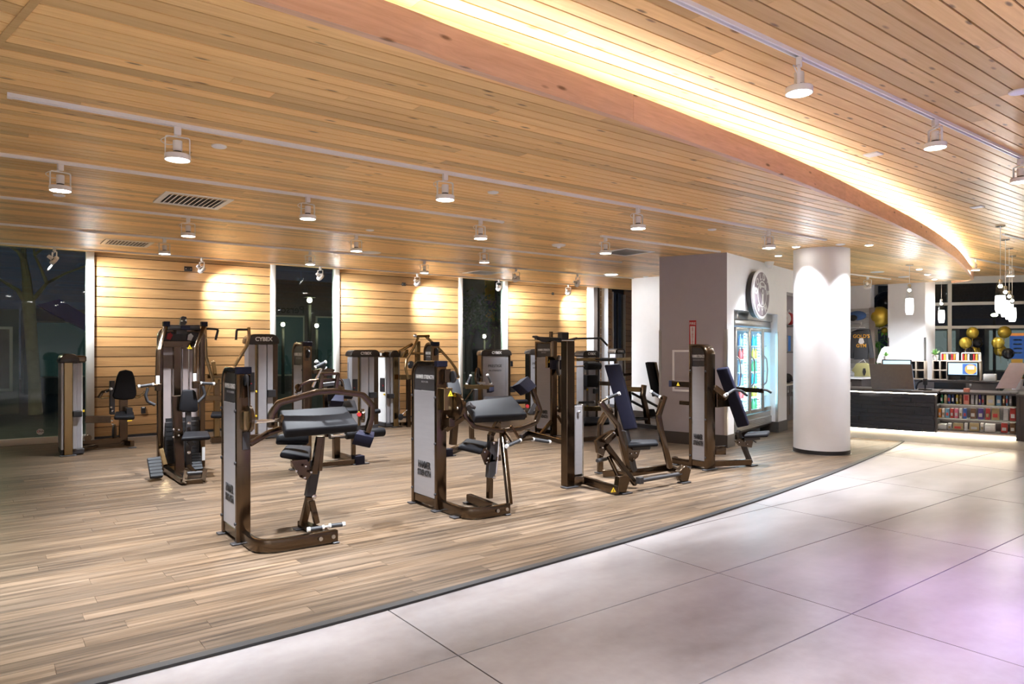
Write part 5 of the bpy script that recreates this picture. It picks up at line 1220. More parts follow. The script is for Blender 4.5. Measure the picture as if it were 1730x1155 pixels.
PAD(R_, 'back_pad', [Yp(1053, 727, 5.45), Yp(1076, 724, 5.30), Yp(1046, 614, 5.52), Yp(1020, 616, 5.66)], .07, M_navy, .018)
PAD(R_, 'seat', [Yp(1060, 750, 5.36), Yp(1112, 747, 5.10), Yp(1110, 741, 5.20), Yp(1066, 741, 5.48)], .05)
T(R_, 'seat_post', [Yp(1056, 726, 5.45), Yp(1071, 795, 5.45)], .06, .06, mat=M_dark); T(R_, 'seat_arm', [Yp(1068, 757, 5.4), Yp(1098, 755, 5.2)], .04, .04, mat=M_dark)
MB().slab([Yp(*q, 5.38) for q in ((1061, 752), (1082, 760), (1078, 772), (1068, 780), (1062, 776))], .02, (0, 1, 0)).to('seat_bracket', M_brz, R_)
for q in ((1066, 766), (1074, 765), (1070, 775)): BOLT(R_, Yp(*q, 5.375), (0, -1, 0), .008, .008)
T(R_, 'left_arm', [Yp(*q, 5.16) for q in ((1014, 678), (1043, 718), (1049, 742), (1061, 794))], .06, .052, (.3, 1, 0), .05); T(R_, 'right_arm', [Yp(*q, 4.98) for q in ((1122, 669), (1112, 702), (1117, 730), (1132, 790))], .06, .05, (.3, 1, 0), .05)
GRIP(R_, Yp(1027, 672, 5.14), Yp(1045, 665, 5.05)); GRIP(R_, Yp(1114, 670, 4.98), Yp(1101, 662, 5.05)); ROD(R_, 'handle_stem', [Yp(1016, 678, 5.15), Yp(1027, 672, 5.14)], .014); ROD(R_, 'handle_stem', [Yp(1122, 674, 4.98), Yp(1113, 669, 4.98)], .014)
T(R_, 'drive_link', [Yp(1024, 752, 5.2), Yp(1074, 818, 5.09)], .05, .05); T(R_, 'link_strut', [Yp(1028, 770, 5.22), Yp(1045, 806, 5.12)], .035, .035)
MB().slab([Yp(*q, 5.2) for q in ((1007, 744), (1018, 736), (1032, 728), (1040, 726), (1041, 737), (1026, 752), (1020, 770), (1010, 765))], .03, (0, 1, 0)).to('pivot_plate', M_brz, R_)
T(R_, 'damper', [Yp(1020, 745, 5.17), Yp(1037, 729, 5.17)], .05, .045); BOLT(R_, Yp(1037, 731, 5.14), (.3, -1, 0), .012, .012); BOLT(R_, Yp(1017, 756, 5.19), (0, -1, 0), .012, .014); ROD(R_, 'stop_pin', [Yp(1009, 778, 5.2), Yp(1024, 775, 5.24)], .02, M_dark)

# ---- 4 shoulder press by the cooler
x0, y0, h = 6.96, 5.28, 1.535
y1 = Xp(1163.5, 586, x0).y
R_ = gym('shoulder_press', 'bronze seated press machine beside the cooler with a pale see-through tower', 7.3, 5.4)
xm = hs_tower(R_, x0, y0, y1, h, .16, 'near', 'SHOULDER PRESS', True)
T(R_, 'rear_base', [(xm - .05, y1 - .03, .06), (xm - .05, y1 + .28, .06), (xm + .05, y1 + .3, .06)], .075, .05, (0, 0, 1), .06); FOOT(R_, xm - .04, y1 + .22, .1, .08)
q = Xp(1131, 648, x0); T(R_, 'rear_lever', [(x0 + .05, y1 - .02, q.z), (x0 + .05, q.y, q.z)], .055, .07, (1, 0, 0)); BOX(R_, 'lever_end', x0 + .02, x0 + .08, q.y - .02, q.y + .03, q.z - .04, q.z + .04, M_navy); WARN(R_, (x0 + .021, q.y - .12, q.z), (0, -1, 0), UP, .045)
q = Xp(1145, 680, x0); T(R_, 'lower_lever', [(x0 + .05, y1 - .02, q.z), (x0 + .05, q.y, q.z)], .05, .05, (1, 0, 0))
BYs = 5.2
PAD(R_, 'back_pad', [Yp(1245, 723, 5.22), Yp(1265, 719, 5.08), Yp(1229, 621, 5.2), Yp(1209, 624, 5.34)], .07, M_navy, .018)
PAD(R_, 'seat', [Yp(1256, 734, 5.12), Yp(1297, 732, 4.92), Yp(1301, 726, 5.0), Yp(1262, 729, 5.22)], .05)
T(R_, 'seat_post', [Yp(1246, 728, 5.24), Yp(1268, 782, 5.22)], .05, .055, mat=M_dark); f_ = Zp(1270, 786, .01); FOOT(R_, f_.x, f_.y, .14, .09)
T(R_, 'seat_arm', [Yp(1258, 741, 5.16), Yp(1284, 739, 5.0)], .04, .04, mat=M_dark); MB().slab([Yp(*q, 5.17) for q in ((1242, 744), (1256, 739), (1273, 743), (1270, 756), (1250, 753))], .02, (0, 1, 0)).to('seat_bracket', M_brz, R_)
for q in ((1248, 747), (1258, 745), (1262, 750)): BOLT(R_, Yp(*q, 5.165), (0, -1, 0), .008, .008)
ROD(R_, 'adjust_lever', [Yp(1270, 742, 5.1), Yp(1277, 747, 5.08)], .008, M_dark)
T(R_, 'base_rail', [(xm + .05, 5.34, .07), (Zp(1268, 780, .06).x, Zp(1268, 780, .06).y, .06)], .07, .05, (0, 0, 1)); PAD(R_, 'step_plate', [Yp(1210, 768, 5.3), Yp(1227, 768, 5.3), Yp(1227, 753, 5.3), Yp(1210, 754, 5.3)], .05, M_brz, .004)
T(R_, 'press_arm', [Yp(1206, 655, 5.3), Yp(1228, 672, 5.2)], .06, .08); BOX(R_, 'arm_bracket', *(lambda a, b: (a.x, b.x, 5.26, 5.34, b.z, a.z))(Yp(1207, 664, 5.3), Yp(1230, 686, 5.3)))
ROD(R_, 'handle', [Yp(*q, 5.02) for q in ((1226, 667), (1240, 658), (1252, 660), (1262, 668))], .016, M_rubber, .05); ROD(R_, 'handle_end', [Yp(1224, 669, 5.03), Yp(1229, 665, 5.02)], .02, M_wt)
T(R_, 'far_arm', [Yp(1244, 657, 5.42), Yp(1288, 660, 5.42)], .05, .06); ROD(R_, 'handle', [Yp(1288, 658, 5.4), Yp(1296, 659, 5.36), Yp(1303, 663, 5.3)], .016, M_rubber, .03)

# ---- 5 seated arm machine at far left with a display tower
R_ = gym('rear_delt_machine', 'seated machine at the far left window with a rounded black back pad', 1.3, 11.6)
p = Zp(115, 771); cx, cy = p.x + .02, p.y + .25
cyb_side(R_, p.x + .005, p.y, 1.41, 1)
FOOT(R_, p.x, p.y, .2, .08)
sx = Zp(212, 757)
T(R_, 'base_tube', [(p.x + .12, p.y + .2, .06), (sx.x - .35, sx.y + .1, .06), (sx.x, sx.y + .1, .06)], .07, .06, (0, 0, 1), .08); T(R_, 'rear_tube', [(p.x + .12, cy + .2, .10), (sx.x - .05, cy + .25, .12)], .08, .06, (0, 0, 1))
T(R_, 'mid_bar', [Yp(144, 708, cy), Yp(187, 708, cy)], .06, .10); SY = sx.y + .12
BOX(R_, 'seat_post', *(lambda a, b: (a.x, b.x))(Yp(202, 700, SY), Yp(216, 700, SY)), SY, SY + .08, .03, Yp(209, 672, SY).z); T(R_, 'seat_foot', [(sx.x, sx.y + .15, .07), (sx.x + .08, sx.y - .08, .07)], .08, .06, (0, 0, 1)); FOOT(R_, sx.x + .08, sx.y - .06, .1, .08)
MB().slab([Yp(*q, SY - .06) for q in ((190, 669), (193, 660), (198, 636), (202, 627), (213, 624.5), (224, 627), (228, 638), (231, 660), (231, 668), (226, 674), (210, 676), (194, 674))][::-1], .08, (0, 1, 0)).to('back_pad', M_vinyl, R_, .025, 3)
PAD(R_, 'seat', [Yp(193, 703, SY - .28), Yp(228, 703, SY - .28), Yp(226, 694, SY - .05), Yp(195, 694, SY - .05)], .06); BOX(R_, 'seat_sleeve', *(lambda a: (a.x - .03, a.x + .05, SY - .2, SY, .45, .6))(Yp(214, 720, SY)), M_black); ROD(R_, 'seat_lever', [Yp(215, 711, SY - .28), Yp(223, 710, SY - .28)], .01, M_yel)
ROD(R_, 'cross_tube', [Yp(170, 671, SY + .05), Yp(185, 670, SY + .05), Yp(235, 670, SY + .05), Yp(246, 661, SY + .05)], .022, M_brzl, .05); ROD(R_, 'left_lever', [Yp(167, 671, SY), Yp(173, 662, SY - .05), Yp(181, 660, SY - .1)], .022, M_brz, .02); GRIP(R_, Yp(180, 661, SY - .1), Yp(187, 657, SY - .16))
DISC(R_, 'cam_wheel', Yp(193, 730, SY + .1), (1, -.3, 0), .12, .03, M_black); DISC(R_, 'pulley', Yp(148, 740, cy), (.3, -1, 0), .05, .03); BOX(R_, 'adjuster', *(lambda a: (a.x - .03, a.x + .03, SY - .02, SY + .1, .5, 1.0))(Yp(190, 690, SY)), M_dark)
for q in ((188, 688), (190, 694), (189, 710), (190, 716)): BOLT(R_, Yp(*q, SY - .03), (0, -1, 0), .015, .012)

# ---- 6 tall press tower facing the camera, left
R_ = gym('vertical_press', 'tall bronze press tower with footplates and hanging lever arms at left', 1.9, 8.9)
TY = 9.15
ax0, ax1 = Yp(267, 586, TY).x, Yp(276, 586, TY).x; bx0, bx1 = Yp(338, 586, TY).x, Yp(346.5, 586, TY).x; zt6 = Yp(300, 556, TY).z
T(R_, 'frame_loop', [((ax0 + ax1) / 2, TY + .04, .02), ((ax0 + ax1) / 2, TY + .04, zt6), ((bx0 + bx1) / 2, TY + .04, zt6), ((bx0 + bx1) / 2, TY + .04, .02)], .09, .06, (0, 1, 0), .1)
BOX(R_, 'back_panel', ax1, bx0, TY + .1, TY + .115, .1, zt6 - .2, plain('rose_panel', (.33, .275, .265), .45)); BOX(R_, 'base_bar', ax0, bx1, TY, TY + .1, .03, .1)
BOX(R_, 'header_box', ax1, bx0, TY + .03, TY + .09, Yp(300, 578, TY).z, zt6 - .02, M_dark)
for (a, b, c_, d), cc_ in (((282, 560, 293, 575), M_red), ((316, 562, 329, 576), M_wt)):
    A, B = Yp(a, b, TY), Yp(c_, d, TY); o = BOX(R_, 'exercise_card', A.x, B.x, TY + .024, TY + .03, B.z, A.z, M_black); MB().slab([V(((A.x + B.x) / 2 + q * .035, TY + .023, (A.z + B.z) / 2 + w_ * .045)) for q, w_ in ((-1, -.8), (.2, -1), (1, .3), (.2, 1), (-.7, .6))], .001, (0, 1, 0)).to('card_figure', cc_, o, smooth=False)
cx0, cx1 = Yp(292, 600, TY - .02).x, Yp(304, 600, TY - .02).x
BOX(R_, 'centre_post', cx0, cx1, TY - .08, TY + .0, .4, Yp(300, 580, TY).z); 
for px in (308, 319): ROD(R_, 'guide_rod', [Yp(px, 590, TY + .03), Yp(px, 790, TY + .03)], .009, M_chrome)
BOX(R_, 'weight_stack', *(lambda a, b: (a.x, b.x))(Yp(280, 700, TY + .02), Yp(336, 700, TY + .02)), TY + .0, TY + .09, .1, Yp(290, 714, TY).z, M_blk2)
for i in range(9): z = .16 + i * .055; BOX(R_, 'weight_plate', Yp(279.5, 700, TY).x, Yp(336.5, 700, TY).x, TY - .006, TY + .0, z, z + .046, M_blk2, 0)
CYB = TY - .1
ROD(R_, 'pivot_tube', [Yp(284, 553, CYB), Yp(337, 553, CYB)], .032, M_dark); BOX(R_, 'pivot_block', *(lambda a, b: (a.x, b.x, CYB - .05, CYB + .02, b.z, a.z))(Yp(304, 550, CYB), Yp(320, 557, CYB)), M_navy); BOX(R_, 'pivot_mount', *(lambda a: (a.x - .06, a.x + .06, CYB, TY + .1, a.z - .03, a.z + .03))(Yp(307, 560, CYB)), M_dark)
MB().slab([Yp(*q, CYB + .03) for q in ((304, 549), (306, 536), (309, 534), (315, 535), (316, 545), (312, 549))], .05, (0, 1, 0)).to('top_bracket', M_dark, R_); BOLT(R_, Yp(307, 542, CYB + .02), (0, -1, 0), .012, .01); BOLT(R_, Yp(314, 541, CYB + .02), (0, -1, 0), .012, .01)
T(R_, 'crossbar', [Yp(275, 581, TY - .06), Yp(336, 581, TY - .06)], .06, .075); WARN(R_, Yp(320.5, 586, TY - .095), (1, 0, 0), UP, .05)
AYy = CYB - .05
for nm, pts in (('left_arm', ((281, 548), (267.5, 592), (266, 654))), ('right_arm', ((344.5, 548.5), (330, 588), (328.5, 650)))):
    T(R_, nm, [Yp(pts[0][0], pts[0][1], CYB), Yp(pts[1][0], pts[1][1], AYy - .1), Yp(pts[2][0], pts[2][1], AYy - .25)], .05, .045, (0, 1, 0), .05)
    q = Yp(pts[0][0], pts[0][1] - 1, CYB); BOX(R_, 'arm_cap', q.x - .035, q.x + .035, CYB - .04, CYB + .04, q.z - .03, q.z + .03, M_navy); q = Yp(pts[2][0] + 1, pts[2][1], AYy - .25); BOX(R_, 'arm_end', q.x - .03, q.x + .03, q.y - .04, q.y + .03, q.z - .04, q.z + .04)
    q = Yp(pts[2][0] + .5, pts[2][1] - 13, AYy - .28); BOX(R_, 'decal', q.x - .018, q.x + .018, q.y - .002, q.y, q.z - .045, q.z + .045, M_wt, 0)
HY_ = AYy - .28
ROD(R_, 'handle_stem', [Yp(266, 650, HY_), Yp(250, 652, HY_)], .016); GRIP(R_, Yp(258, 649.5, HY_), Yp(236, 652.5, HY_)); ROD(R_, 'drop_grip', [Yp(*q, HY_) for q in ((250, 655), (246, 668), (249, 678), (262, 684))], .017, M_rubber, .05)
ROD(R_, 'handle_stem', [Yp(329, 645, HY_), Yp(341, 647, HY_)], .016); GRIP(R_, Yp(340, 647, HY_), Yp(360, 648, HY_)); ROD(R_, 'drop_grip', [Yp(*q, HY_) for q in ((342, 652), (347, 667), (335, 679))], .017, M_rubber, .05)
PYY = 8.75
MB().slab([Yp(*q, PYY) for q in ((304, 693), (306, 676), (309, 661), (312, 658.5), (328, 658.5), (331, 662), (334, 678), (335.5, 693), (331, 696), (308, 696))][::-1], .07, (0, 1, 0)).to('back_pad', M_vinyl, R_, .022, 3)
T(R_, 'pad_stem', [Yp(318, 696, PYY + .04), Yp(318, 790, PYY + .04)], .05, .06, mat=M_dark); BOLT(R_, Yp(319, 715, PYY), (0, -1, 0), .02, .01, M_chrome); BOLT(R_, Yp(319, 764, PYY), (0, -1, 0), .02, .01, M_chrome)
PAD(R_, 'seat', [Yp(306, 739, PYY - .32), Yp(356, 736, PYY - .32), Yp(352, 727, PYY - .02), Yp(311, 728, PYY - .02)], .05); T(R_, 'seat_bracket', [Yp(318, 744, PYY - .1), Yp(326, 752, PYY - .1)], .06, .05, mat=M_dark)
T(R_, 'frame_post', [Yp(298, 668, PYY + .15), Yp(300, 720, PYY + .15), Yp(304, 799, PYY + .05)], .07, .10); 
for q in ((293, 725), (293, 738), (302, 726), (302, 735)): BOLT(R_, Yp(*q, PYY + .08), (0, -1, 0), .012, .012)
T(R_, 'floor_rail', [(Zp(290, 800, .05).x, TY, .06), Zp(310, 812, .05)], .06, .06, (0, 0, 1)); ff = Zp(326, 816, .02)
T(R_, 'front_bar', [Zp(311, 815, .03), Zp(342, 812, .03)], .06, .05, (0, 0, 1)); 
for a in ((310, 817, 314, 796), (343, 812, 346, 792)): T(R_, 'side_plate', [Yp(a[0], a[1], ff.y), Yp(a[2], a[3], ff.y + .15)], .03, .05)
ROD(R_, 'foot_tube', [Yp(316, 800, ff.y + .12), Yp(342, 798, ff.y + .12)], .022, M_dark); T(R_, 'strut', [Yp(318, 786, ff.y + .25), Yp(330, 798, ff.y + .12)], .03, .04)
def tread(c4, n_):
    P4 = [Yp(a, b, y_) for a, b, y_ in c4]; MB().slab(P4, .03).to('foot_plate', M_grey, R_, .008, 2)
    for i in range(n_):
        t0, t1 = (i + .15) / n_, (i + .8) / n_; nn = (P4[1] - P4[0]).cross(P4[3] - P4[0]).normalized() * .004
        MB().slab([P4[0].lerp(P4[3], t0) + nn, P4[1].lerp(P4[2], t0) + nn, P4[1].lerp(P4[2], t1) + nn, P4[0].lerp(P4[3], t1) + nn], .004).to('tread_rib', plain('tread_rib', (.05, .052, .055), .8, spec=.2), R_, smooth=False)
tread([(255, 806, 8.55), (276, 804, 8.6), (271, 770, 8.85), (249, 773, 8.8)], 6); tread([(324, 794, 8.85), (343, 792, 8.85), (338, 764, 9.0), (324, 764, 9.0)], 6)
T(R_, 'plate_arm', [Yp(272, 758, 9.05), Yp(279, 786, 8.95)], .05, .05, mat=M_brzl)
T(R_, 'base_left', [(ax0 + .06, TY, .06), (Zp(292, 793, .06).x, 8.95, .06)], .07, .06, (0, 0, 1), mat=M_brzl)
BOX(R_, 'instruction_label', *(lambda a, b: (a.x, b.x, TY - .01, TY - .006, b.z, a.z))(Yp(341, 755, TY), Yp(346, 777, TY)), M_wt, 0)

# ---- 7 pulldown with hooked handles behind it
R_ = gym('hook_pulldown', 'pulldown machine with two hooked overhead handles and a silver tower', 3.3, 11.5)
p = Yp(441, 586, 11.55)
cyb_tower(R_, (p.x, 11.55), .49, .24, 1.71, (1, 0, 0), .17)
for pts, hk in ((((420, 552.5), (421, 567), (417, 584), (397, 617), (380, 645)), ((419, 556.6), (400, 556.6), (398.6, 574))), (((346, 551), (347, 575), (348, 602), (359.7, 642.7), (350, 668)), ((347, 555), (368.7, 556), (364, 574)))):
    yy = 11.3
    T(R_, 'pull_arm', [Yp(*q, yy) for q in pts], .045, .045, (0, 1, 0), .08, M_brzl); ROD(R_, 'hook_handle', [Yp(*q, yy) for q in hk], .018, M_rubber, .03)
T(R_, 'upright', [Yp(366, 640, 11.5), Yp(366, 738, 11.5)], .08, .08, mat=M_brzl); T(R_, 'cross_bar', [Yp(346, 672, 11.45), Yp(410, 672, 11.45)], .06, .08, mat=M_brzl); T(R_, 'upper_bar', [Yp(350, 636, 11.4), Yp(400, 636, 11.4)], .05, .05, mat=M_brzl)
PAD(R_, 'seat', [Yp(356, 700, 11.2), Yp(395, 700, 11.2), Yp(395, 694, 11.5), Yp(358, 694, 11.5)], .06)
q = Yp(366, 738, 11.5); BOX(R_, 'base_bar', q.x - .1, p.x, 11.4, 11.5, .02, .1); T(R_, 'side_link', [Yp(360, 610, 11.35), Yp(366, 650, 11.5)], .05, .05, mat=M_brzl)

# ---- 8 leg machine in the middle row (thin tower at x = 3)
x0, y0 = 2.99, 8.0; h = 1.56
y1 = Xp(505.5, 586, x0).y + .25
R_ = gym('leg_machine', 'bronze leg machine with black roller pads behind the arched press', 3.6, 8.3)
xm = hs_tower(R_, x0, y0, y1, h, .105, 'far', 'LEG EXTENSION')
DISC(R_, 'pulley', (xm, y0 - .02, 1.42), (1, 0, 0), .05, .02, M_black); BOX(R_, 'pulley_bracket', xm - .03, xm + .03, y0 - .01, y0, 1.34, 1.5)
LY = 8.55
PAD(R_, 'back_pad', [Yp(578, 668, LY), Yp(598, 669, LY), Yp(591, 638, LY + .25), Yp(571, 639, LY + .25)], .07); PAD(R_, 'seat', [Yp(578, 693, LY - .05), Yp(605, 692, LY - .05), Yp(600, 675, LY + .3), Yp(577, 676, LY + .3)], .06)
PAD(R_, 'thigh_block', [Yp(559, 676, LY - .2), Yp(581, 678, LY - .2), Yp(581, 667, LY - .05), Yp(566, 666, LY - .05)], .09, M_navy, .008)
ROLL(R_, Yp(584, 735, LY - .25), Yp(603, 733, LY - .25), .055); ROLL(R_, Yp(622, 731, LY - .25), Yp(649, 729, LY - .25), .06); ROLL(R_, Yp(628, 696, LY - .05), Yp(642, 694, LY - .05), .03); ROD(R_, 'roller_shaft', [Yp(560, 737, LY - .25), Yp(624, 731, LY - .25)], .015, M_chrome)
DISC(R_, 'cam_wheel', Yp(613, 702, LY - .1), (1, -.3, 0), .09, .04); DISC(R_, 'red_dot', Yp(606, 700, LY - .2), (-.3, -1, 0), .025, .006, M_red)
T(R_, 'seat_post', [Yp(568, 738, LY), Yp(568, 774, LY)], .08, .08); T(R_, 'front_leg', [Yp(597, 735, LY - .05), Yp(597, 770, LY - .05)], .05, .05); T(R_, 'seat_rail', [Yp(556, 737, LY), Yp(600, 735, LY)], .06, .06, mat=M_dark)
fz = Zp(608, 778, .05)
T(R_, 'floor_rail', [Zp(540, 784, .05), (fz.x, fz.y, .05)], .06, .07, (0, 0, 1)); T(R_, 'cross_rail', [Zp(572, 768, .05), (fz.x - .02, fz.y + .05, .05)], .06, .07, (0, 0, 1)); PAD(R_, 'end_block', [(fz.x - .08, fz.y - .06, .12), (fz.x + .04, fz.y - .06, .12), (fz.x + .04, fz.y + .08, .12), (fz.x - .08, fz.y + .08, .12)], .11, M_navy, .004); FOOT(R_, fz.x, fz.y, .22, .1)
T(R_, 'tower_rail', [(xm, y0 + .05, .06), (xm, 8.55, .06), (Zp(540, 784, .05).x, Zp(540, 784, .05).y, .06)], .06, .07, (0, 0, 1), .05)
GRIP(R_, Yp(533, 620, LY + .1), Yp(549, 612, LY + .1), .022); GRIP(R_, Yp(549, 621, LY + .12), Yp(535, 611, LY + .12), .022); T(R_, 'handle_post', [Yp(543, 622, LY + .1), Yp(528, 654, LY + .1)], .03, .03, mat=M_chrome)
MB().slab([Yp(*q, LY + .12) for q in ((529, 625), (552, 621), (566, 624), (563, 630), (540, 632), (530, 631))], .05, (0, 1, 0)).to('lever_hub', M_brz, R_); T(R_, 'lever_bar', [Yp(545, 650, LY), Yp(575, 646, LY)], .05, .05, mat=M_dark)
T(R_, 'hub_post', [Yp(548, 632, LY + .12), Yp(552, 738, LY + .05)], .05, .05)

# ---- 9 silver tower machine in front of the second panel
def simple_cyb(nm, lab, px, Y, wd_, h, right=(1, 0, 0), cap=.13, prestige=False):
    p = Yp(px, 586, Y); R0 = gym(nm, lab, p.x, Y); cyb_tower(R0, (p.x, Y), wd_, .22, h, right, cap, prestige); return R0, p.x
R_, xx = simple_cyb('cable_tower_machine', 'silver tower machine before the second boarded panel', 613, 11.7, .54, 1.45)
PAD(R_, 'seat', [(xx - .75, 11.3, .5), (xx - .38, 11.3, .5), (xx - .38, 11.65, .5), (xx - .75, 11.65, .5)], .06); T(R_, 'seat_post', [(xx - .56, 11.5, .02), (xx - .56, 11.5, .45)], .08, .08); T(R_, 'base_rail', [(xx - .8, 11.5, .06), (xx - .2, 11.65, .06)], .06, .07, (0, 0, 1))
PAD(R_, 'back_pad', [(xx - .74, 11.68, .55), (xx - .4, 11.68, .55), (xx - .42, 11.74, .95), (xx - .72, 11.74, .95)], .06); T(R_, 'pad_post', [(xx - .56, 11.8, .02), (xx - .56, 11.82, .9)], .06, .06)
ROD(R_, 'tension_cable', [Yp(588, 612, 11.6), Yp(588, 655, 11.6)], .005, M_black)

# ---- 10 arched pulldown seen side on, centre
p = Zp(668, 722); R_ = gym('arched_pulldown', 'pulldown machine with a large arched golden yoke at centre back', p.x + .6, 11.4)
cyb_side(R_, p.x + .02, p.y, 1.44, -1); FOOT(R_, p.x + .03, p.y, .2, .08)
YY = 11.25
T(R_, 'mast', [Yp(705.5, 576, YY + .2), Yp(705.5, 735, YY + .2)], .08, .08, mat=M_brzl); T(R_, 'side_mast', [Yp(690, 640, YY + .3), Yp(690, 722, YY + .3)], .07, .07); T(R_, 'link_bar', [Yp(675, 637, YY + .3), Yp(700, 637, YY + .3)], .06, .09, mat=M_brzl)
ROD(R_, 'yoke_bar', [Yp(701, 568, YY), Yp(725, 567.5, YY)], .025, M_brzl); MB().ball(Yp(701.5, 567, YY - .02), .035, 12).to('yoke_end', M_chrome, R_)
ROD(R_, 'left_yoke', [Yp(*q, YY) for q in ((707, 569), (699, 587), (687, 607), (685, 622), (690, 640))], .024, M_brzl, .12); ROD(R_, 'right_yoke', [Yp(*q, YY - .05) for q in ((720, 569), (745, 592), (761, 610), (769.5, 622), (775, 638))], .024, M_brzl, .12)
ROD(R_, 'cross_tube', [Yp(694, 596, YY + .05), Yp(722, 597, YY + .05), Yp(746, 594, YY)], .02, M_brzl); ROD(R_, 'side_link', [Yp(672, 595, YY + .2), Yp(697, 581, YY + .15)], .028, M_brzl); DISC(R_, 'cam_wheel', Yp(694, 616, YY + .1), (.4, -1, 0), .07, .04, M_black)
ROD(R_, 'pull_grip', [Yp(756, 637, YY - .08), Yp(774, 635, YY - .05)], .02, M_rubber); PAD(R_, 'hub_plate', [Yp(677, 604, YY + .1), Yp(690, 604, YY + .1), Yp(690, 590, YY + .1), Yp(677, 592, YY + .1)], .04, M_brzl, .004)
T(R_, 'floor_bar', [Zp(676, 716, .06), Zp(706, 714, .06)], .06, .08, (0, 0, 1)); DISC(R_, 'floor_pulley', Yp(677, 704, YY + .3), (.3, -1, 0), .06, .03, M_black); ROD(R_, 'tension_cable', [Yp(679, 700, YY + .3), Yp(690, 690, YY + .3)], .005, M_chrome)

# ---- 11 lying curl machine in the middle row (thin tower at x = 4.76)
x0, y0, h = 4.74, 8.0, 1.565; y1 = Xp(715, 586, x0).y
R_ = gym('curl_bench', 'bronze bench machine with two upright black grips behind the preacher curl', 5.3, 8.4)
xm = hs_tower(R_, x0, y0, y1, h, .105, 'far', 'LEG CURL'); DISC(R_, 'pulley', (xm, y0 - .02, 1.44), (1, 0, 0), .05, .02, M_black)
LY = 8.5
PAD(R_, 'back_pad', [Yp(757, 668, LY), Yp(781, 666, LY), Yp(775, 639, LY + .2), Yp(755, 640, LY + .2)], .07, bev=.015)
T(R_, 'lever_bar', [Yp(785, 653, LY - .1), Yp(832, 654, LY - .1)], .06, .06, mat=M_brzl); PAD(R_, 'bar_end', [Yp(827, 661, LY - .15), Yp(835, 661, LY - .15), Yp(835, 650, LY - .12), Yp(827, 650, LY - .12)], .08, M_navy, .006)
GRIP(R_, Yp(789, 648, LY - .1), Yp(795, 635, LY - .1)); GRIP(R_, Yp(829, 647, LY - .1), Yp(824, 634, LY - .1)); T(R_, 'lever_post', [Yp(803, 657, LY), Yp(803, 690, LY)], .06, .06, mat=M_dark); T(R_, 'brace', [Yp(799, 658, LY), Yp(786, 676, LY)], .02, .02)
PAD(R_, 'bench_pad', [Yp(815, 676, LY - .1), Yp(868, 674, LY - .1), Yp(866, 668, LY + .3), Yp(817, 669, LY + .3)], .07); BOX(R_, 'bar_clamp', *(lambda a: (a.x - .05, a.x + .05, LY - .14, LY - .06, a.z - .02, a.z + .02))(Yp(813, 647, LY - .1)), M_chrome)
T(R_, 'front_leg', [Yp(768, 716, LY - .1), Yp(765, 751, LY - .1)], .08, .09); T(R_, 'rear_leg', [Yp(796, 700, LY), Yp(797, 741, LY)], .06, .06); fz = Zp(757, 765, .05)
T(R_, 'floor_rail', [(xm, y0 + .1, .06), (fz.x, fz.y, .06), ], .06, .07, (0, 0, 1)); PAD(R_, 'end_block', [(fz.x - .06, fz.y - .05, .11), (fz.x + .05, fz.y - .05, .11), (fz.x + .05, fz.y + .06, .11), (fz.x - .06, fz.y + .06, .11)], .1, M_navy, .004); FOOT(R_, fz.x, fz.y, .2, .1)
T(R_, 'cross_rail', [(fz.x, fz.y, .06), Zp(800, 742, .06)], .06, .07, (0, 0, 1)); ROLL(R_, Yp(866, 679, LY), Yp(890, 678, LY), .035); T(R_, 'roller_arm', [Yp(857, 682, LY), Yp(868, 679, LY)], .04, .04)
T(R_, 'bench_post', [Yp(842, 680, LY + .1), Yp(842, 730, LY + .1)], .06, .06); T(R_, 'bench_rail', [Yp(800, 692, LY), Yp(862, 686, LY + .05)], .06, .06)

# ---- 12 prestige tower
R_, xx = simple_cyb('plate_tower_machine', 'wide silver tower machine with a bronze disc, left of the last boarded panel', 835, 11.4, .64, 1.45, (.97, -.24, 0), .13, True)
DISC(R_, 'weight_disc', Yp(807, 635, 11.3), (.8, -1, 0), .17, .04, M_brz); DISC(R_, 'disc_hub', Yp(808, 635, 11.26), (.8, -1, 0), .05, .03, M_black); PAD(R_, 'head_pad', [Yp(858, 619, 11.4), Yp(867, 619, 11.4), Yp(867, 610, 11.4), Yp(858, 610, 11.4)], .12, M_vinyl, .01)
BOX(R_, 'cup_holder', *(lambda a: (a.x - .06, a.x + .06, 11.2, 11.32, a.z - .06, a.z + .06))(Yp(862, 657, 11.3)), M_black); T(R_, 'rear_frame', [(xx + .2, 11.6, .05), (xx + .9, 11.5, .05)], .06, .07, (0, 0, 1)); T(R_, 'disc_arm', [Yp(808, 636, 11.36), Yp(824, 640, 11.45)], .05, .05)

R_, xx = simple_cyb('half_hidden_tower', 'silver tower machine half hidden behind the high pulley tower', 908, 12.0, .5, 1.46, (.97, -.24, 0), .13, True)
T(R_, 'rear_frame', [(xx + .2, 12.2, .05), (xx + .8, 12.1, .05)], .06, .07, (0, 0, 1)); T(R_, 'side_arm', [(xx + .2, 12.0, .9), (xx + .6, 11.9, .9)], .05, .05); T(R_, 'arm_post', [(xx + .58, 11.92, .02), (xx + .58, 11.92, .9)], .05, .05)
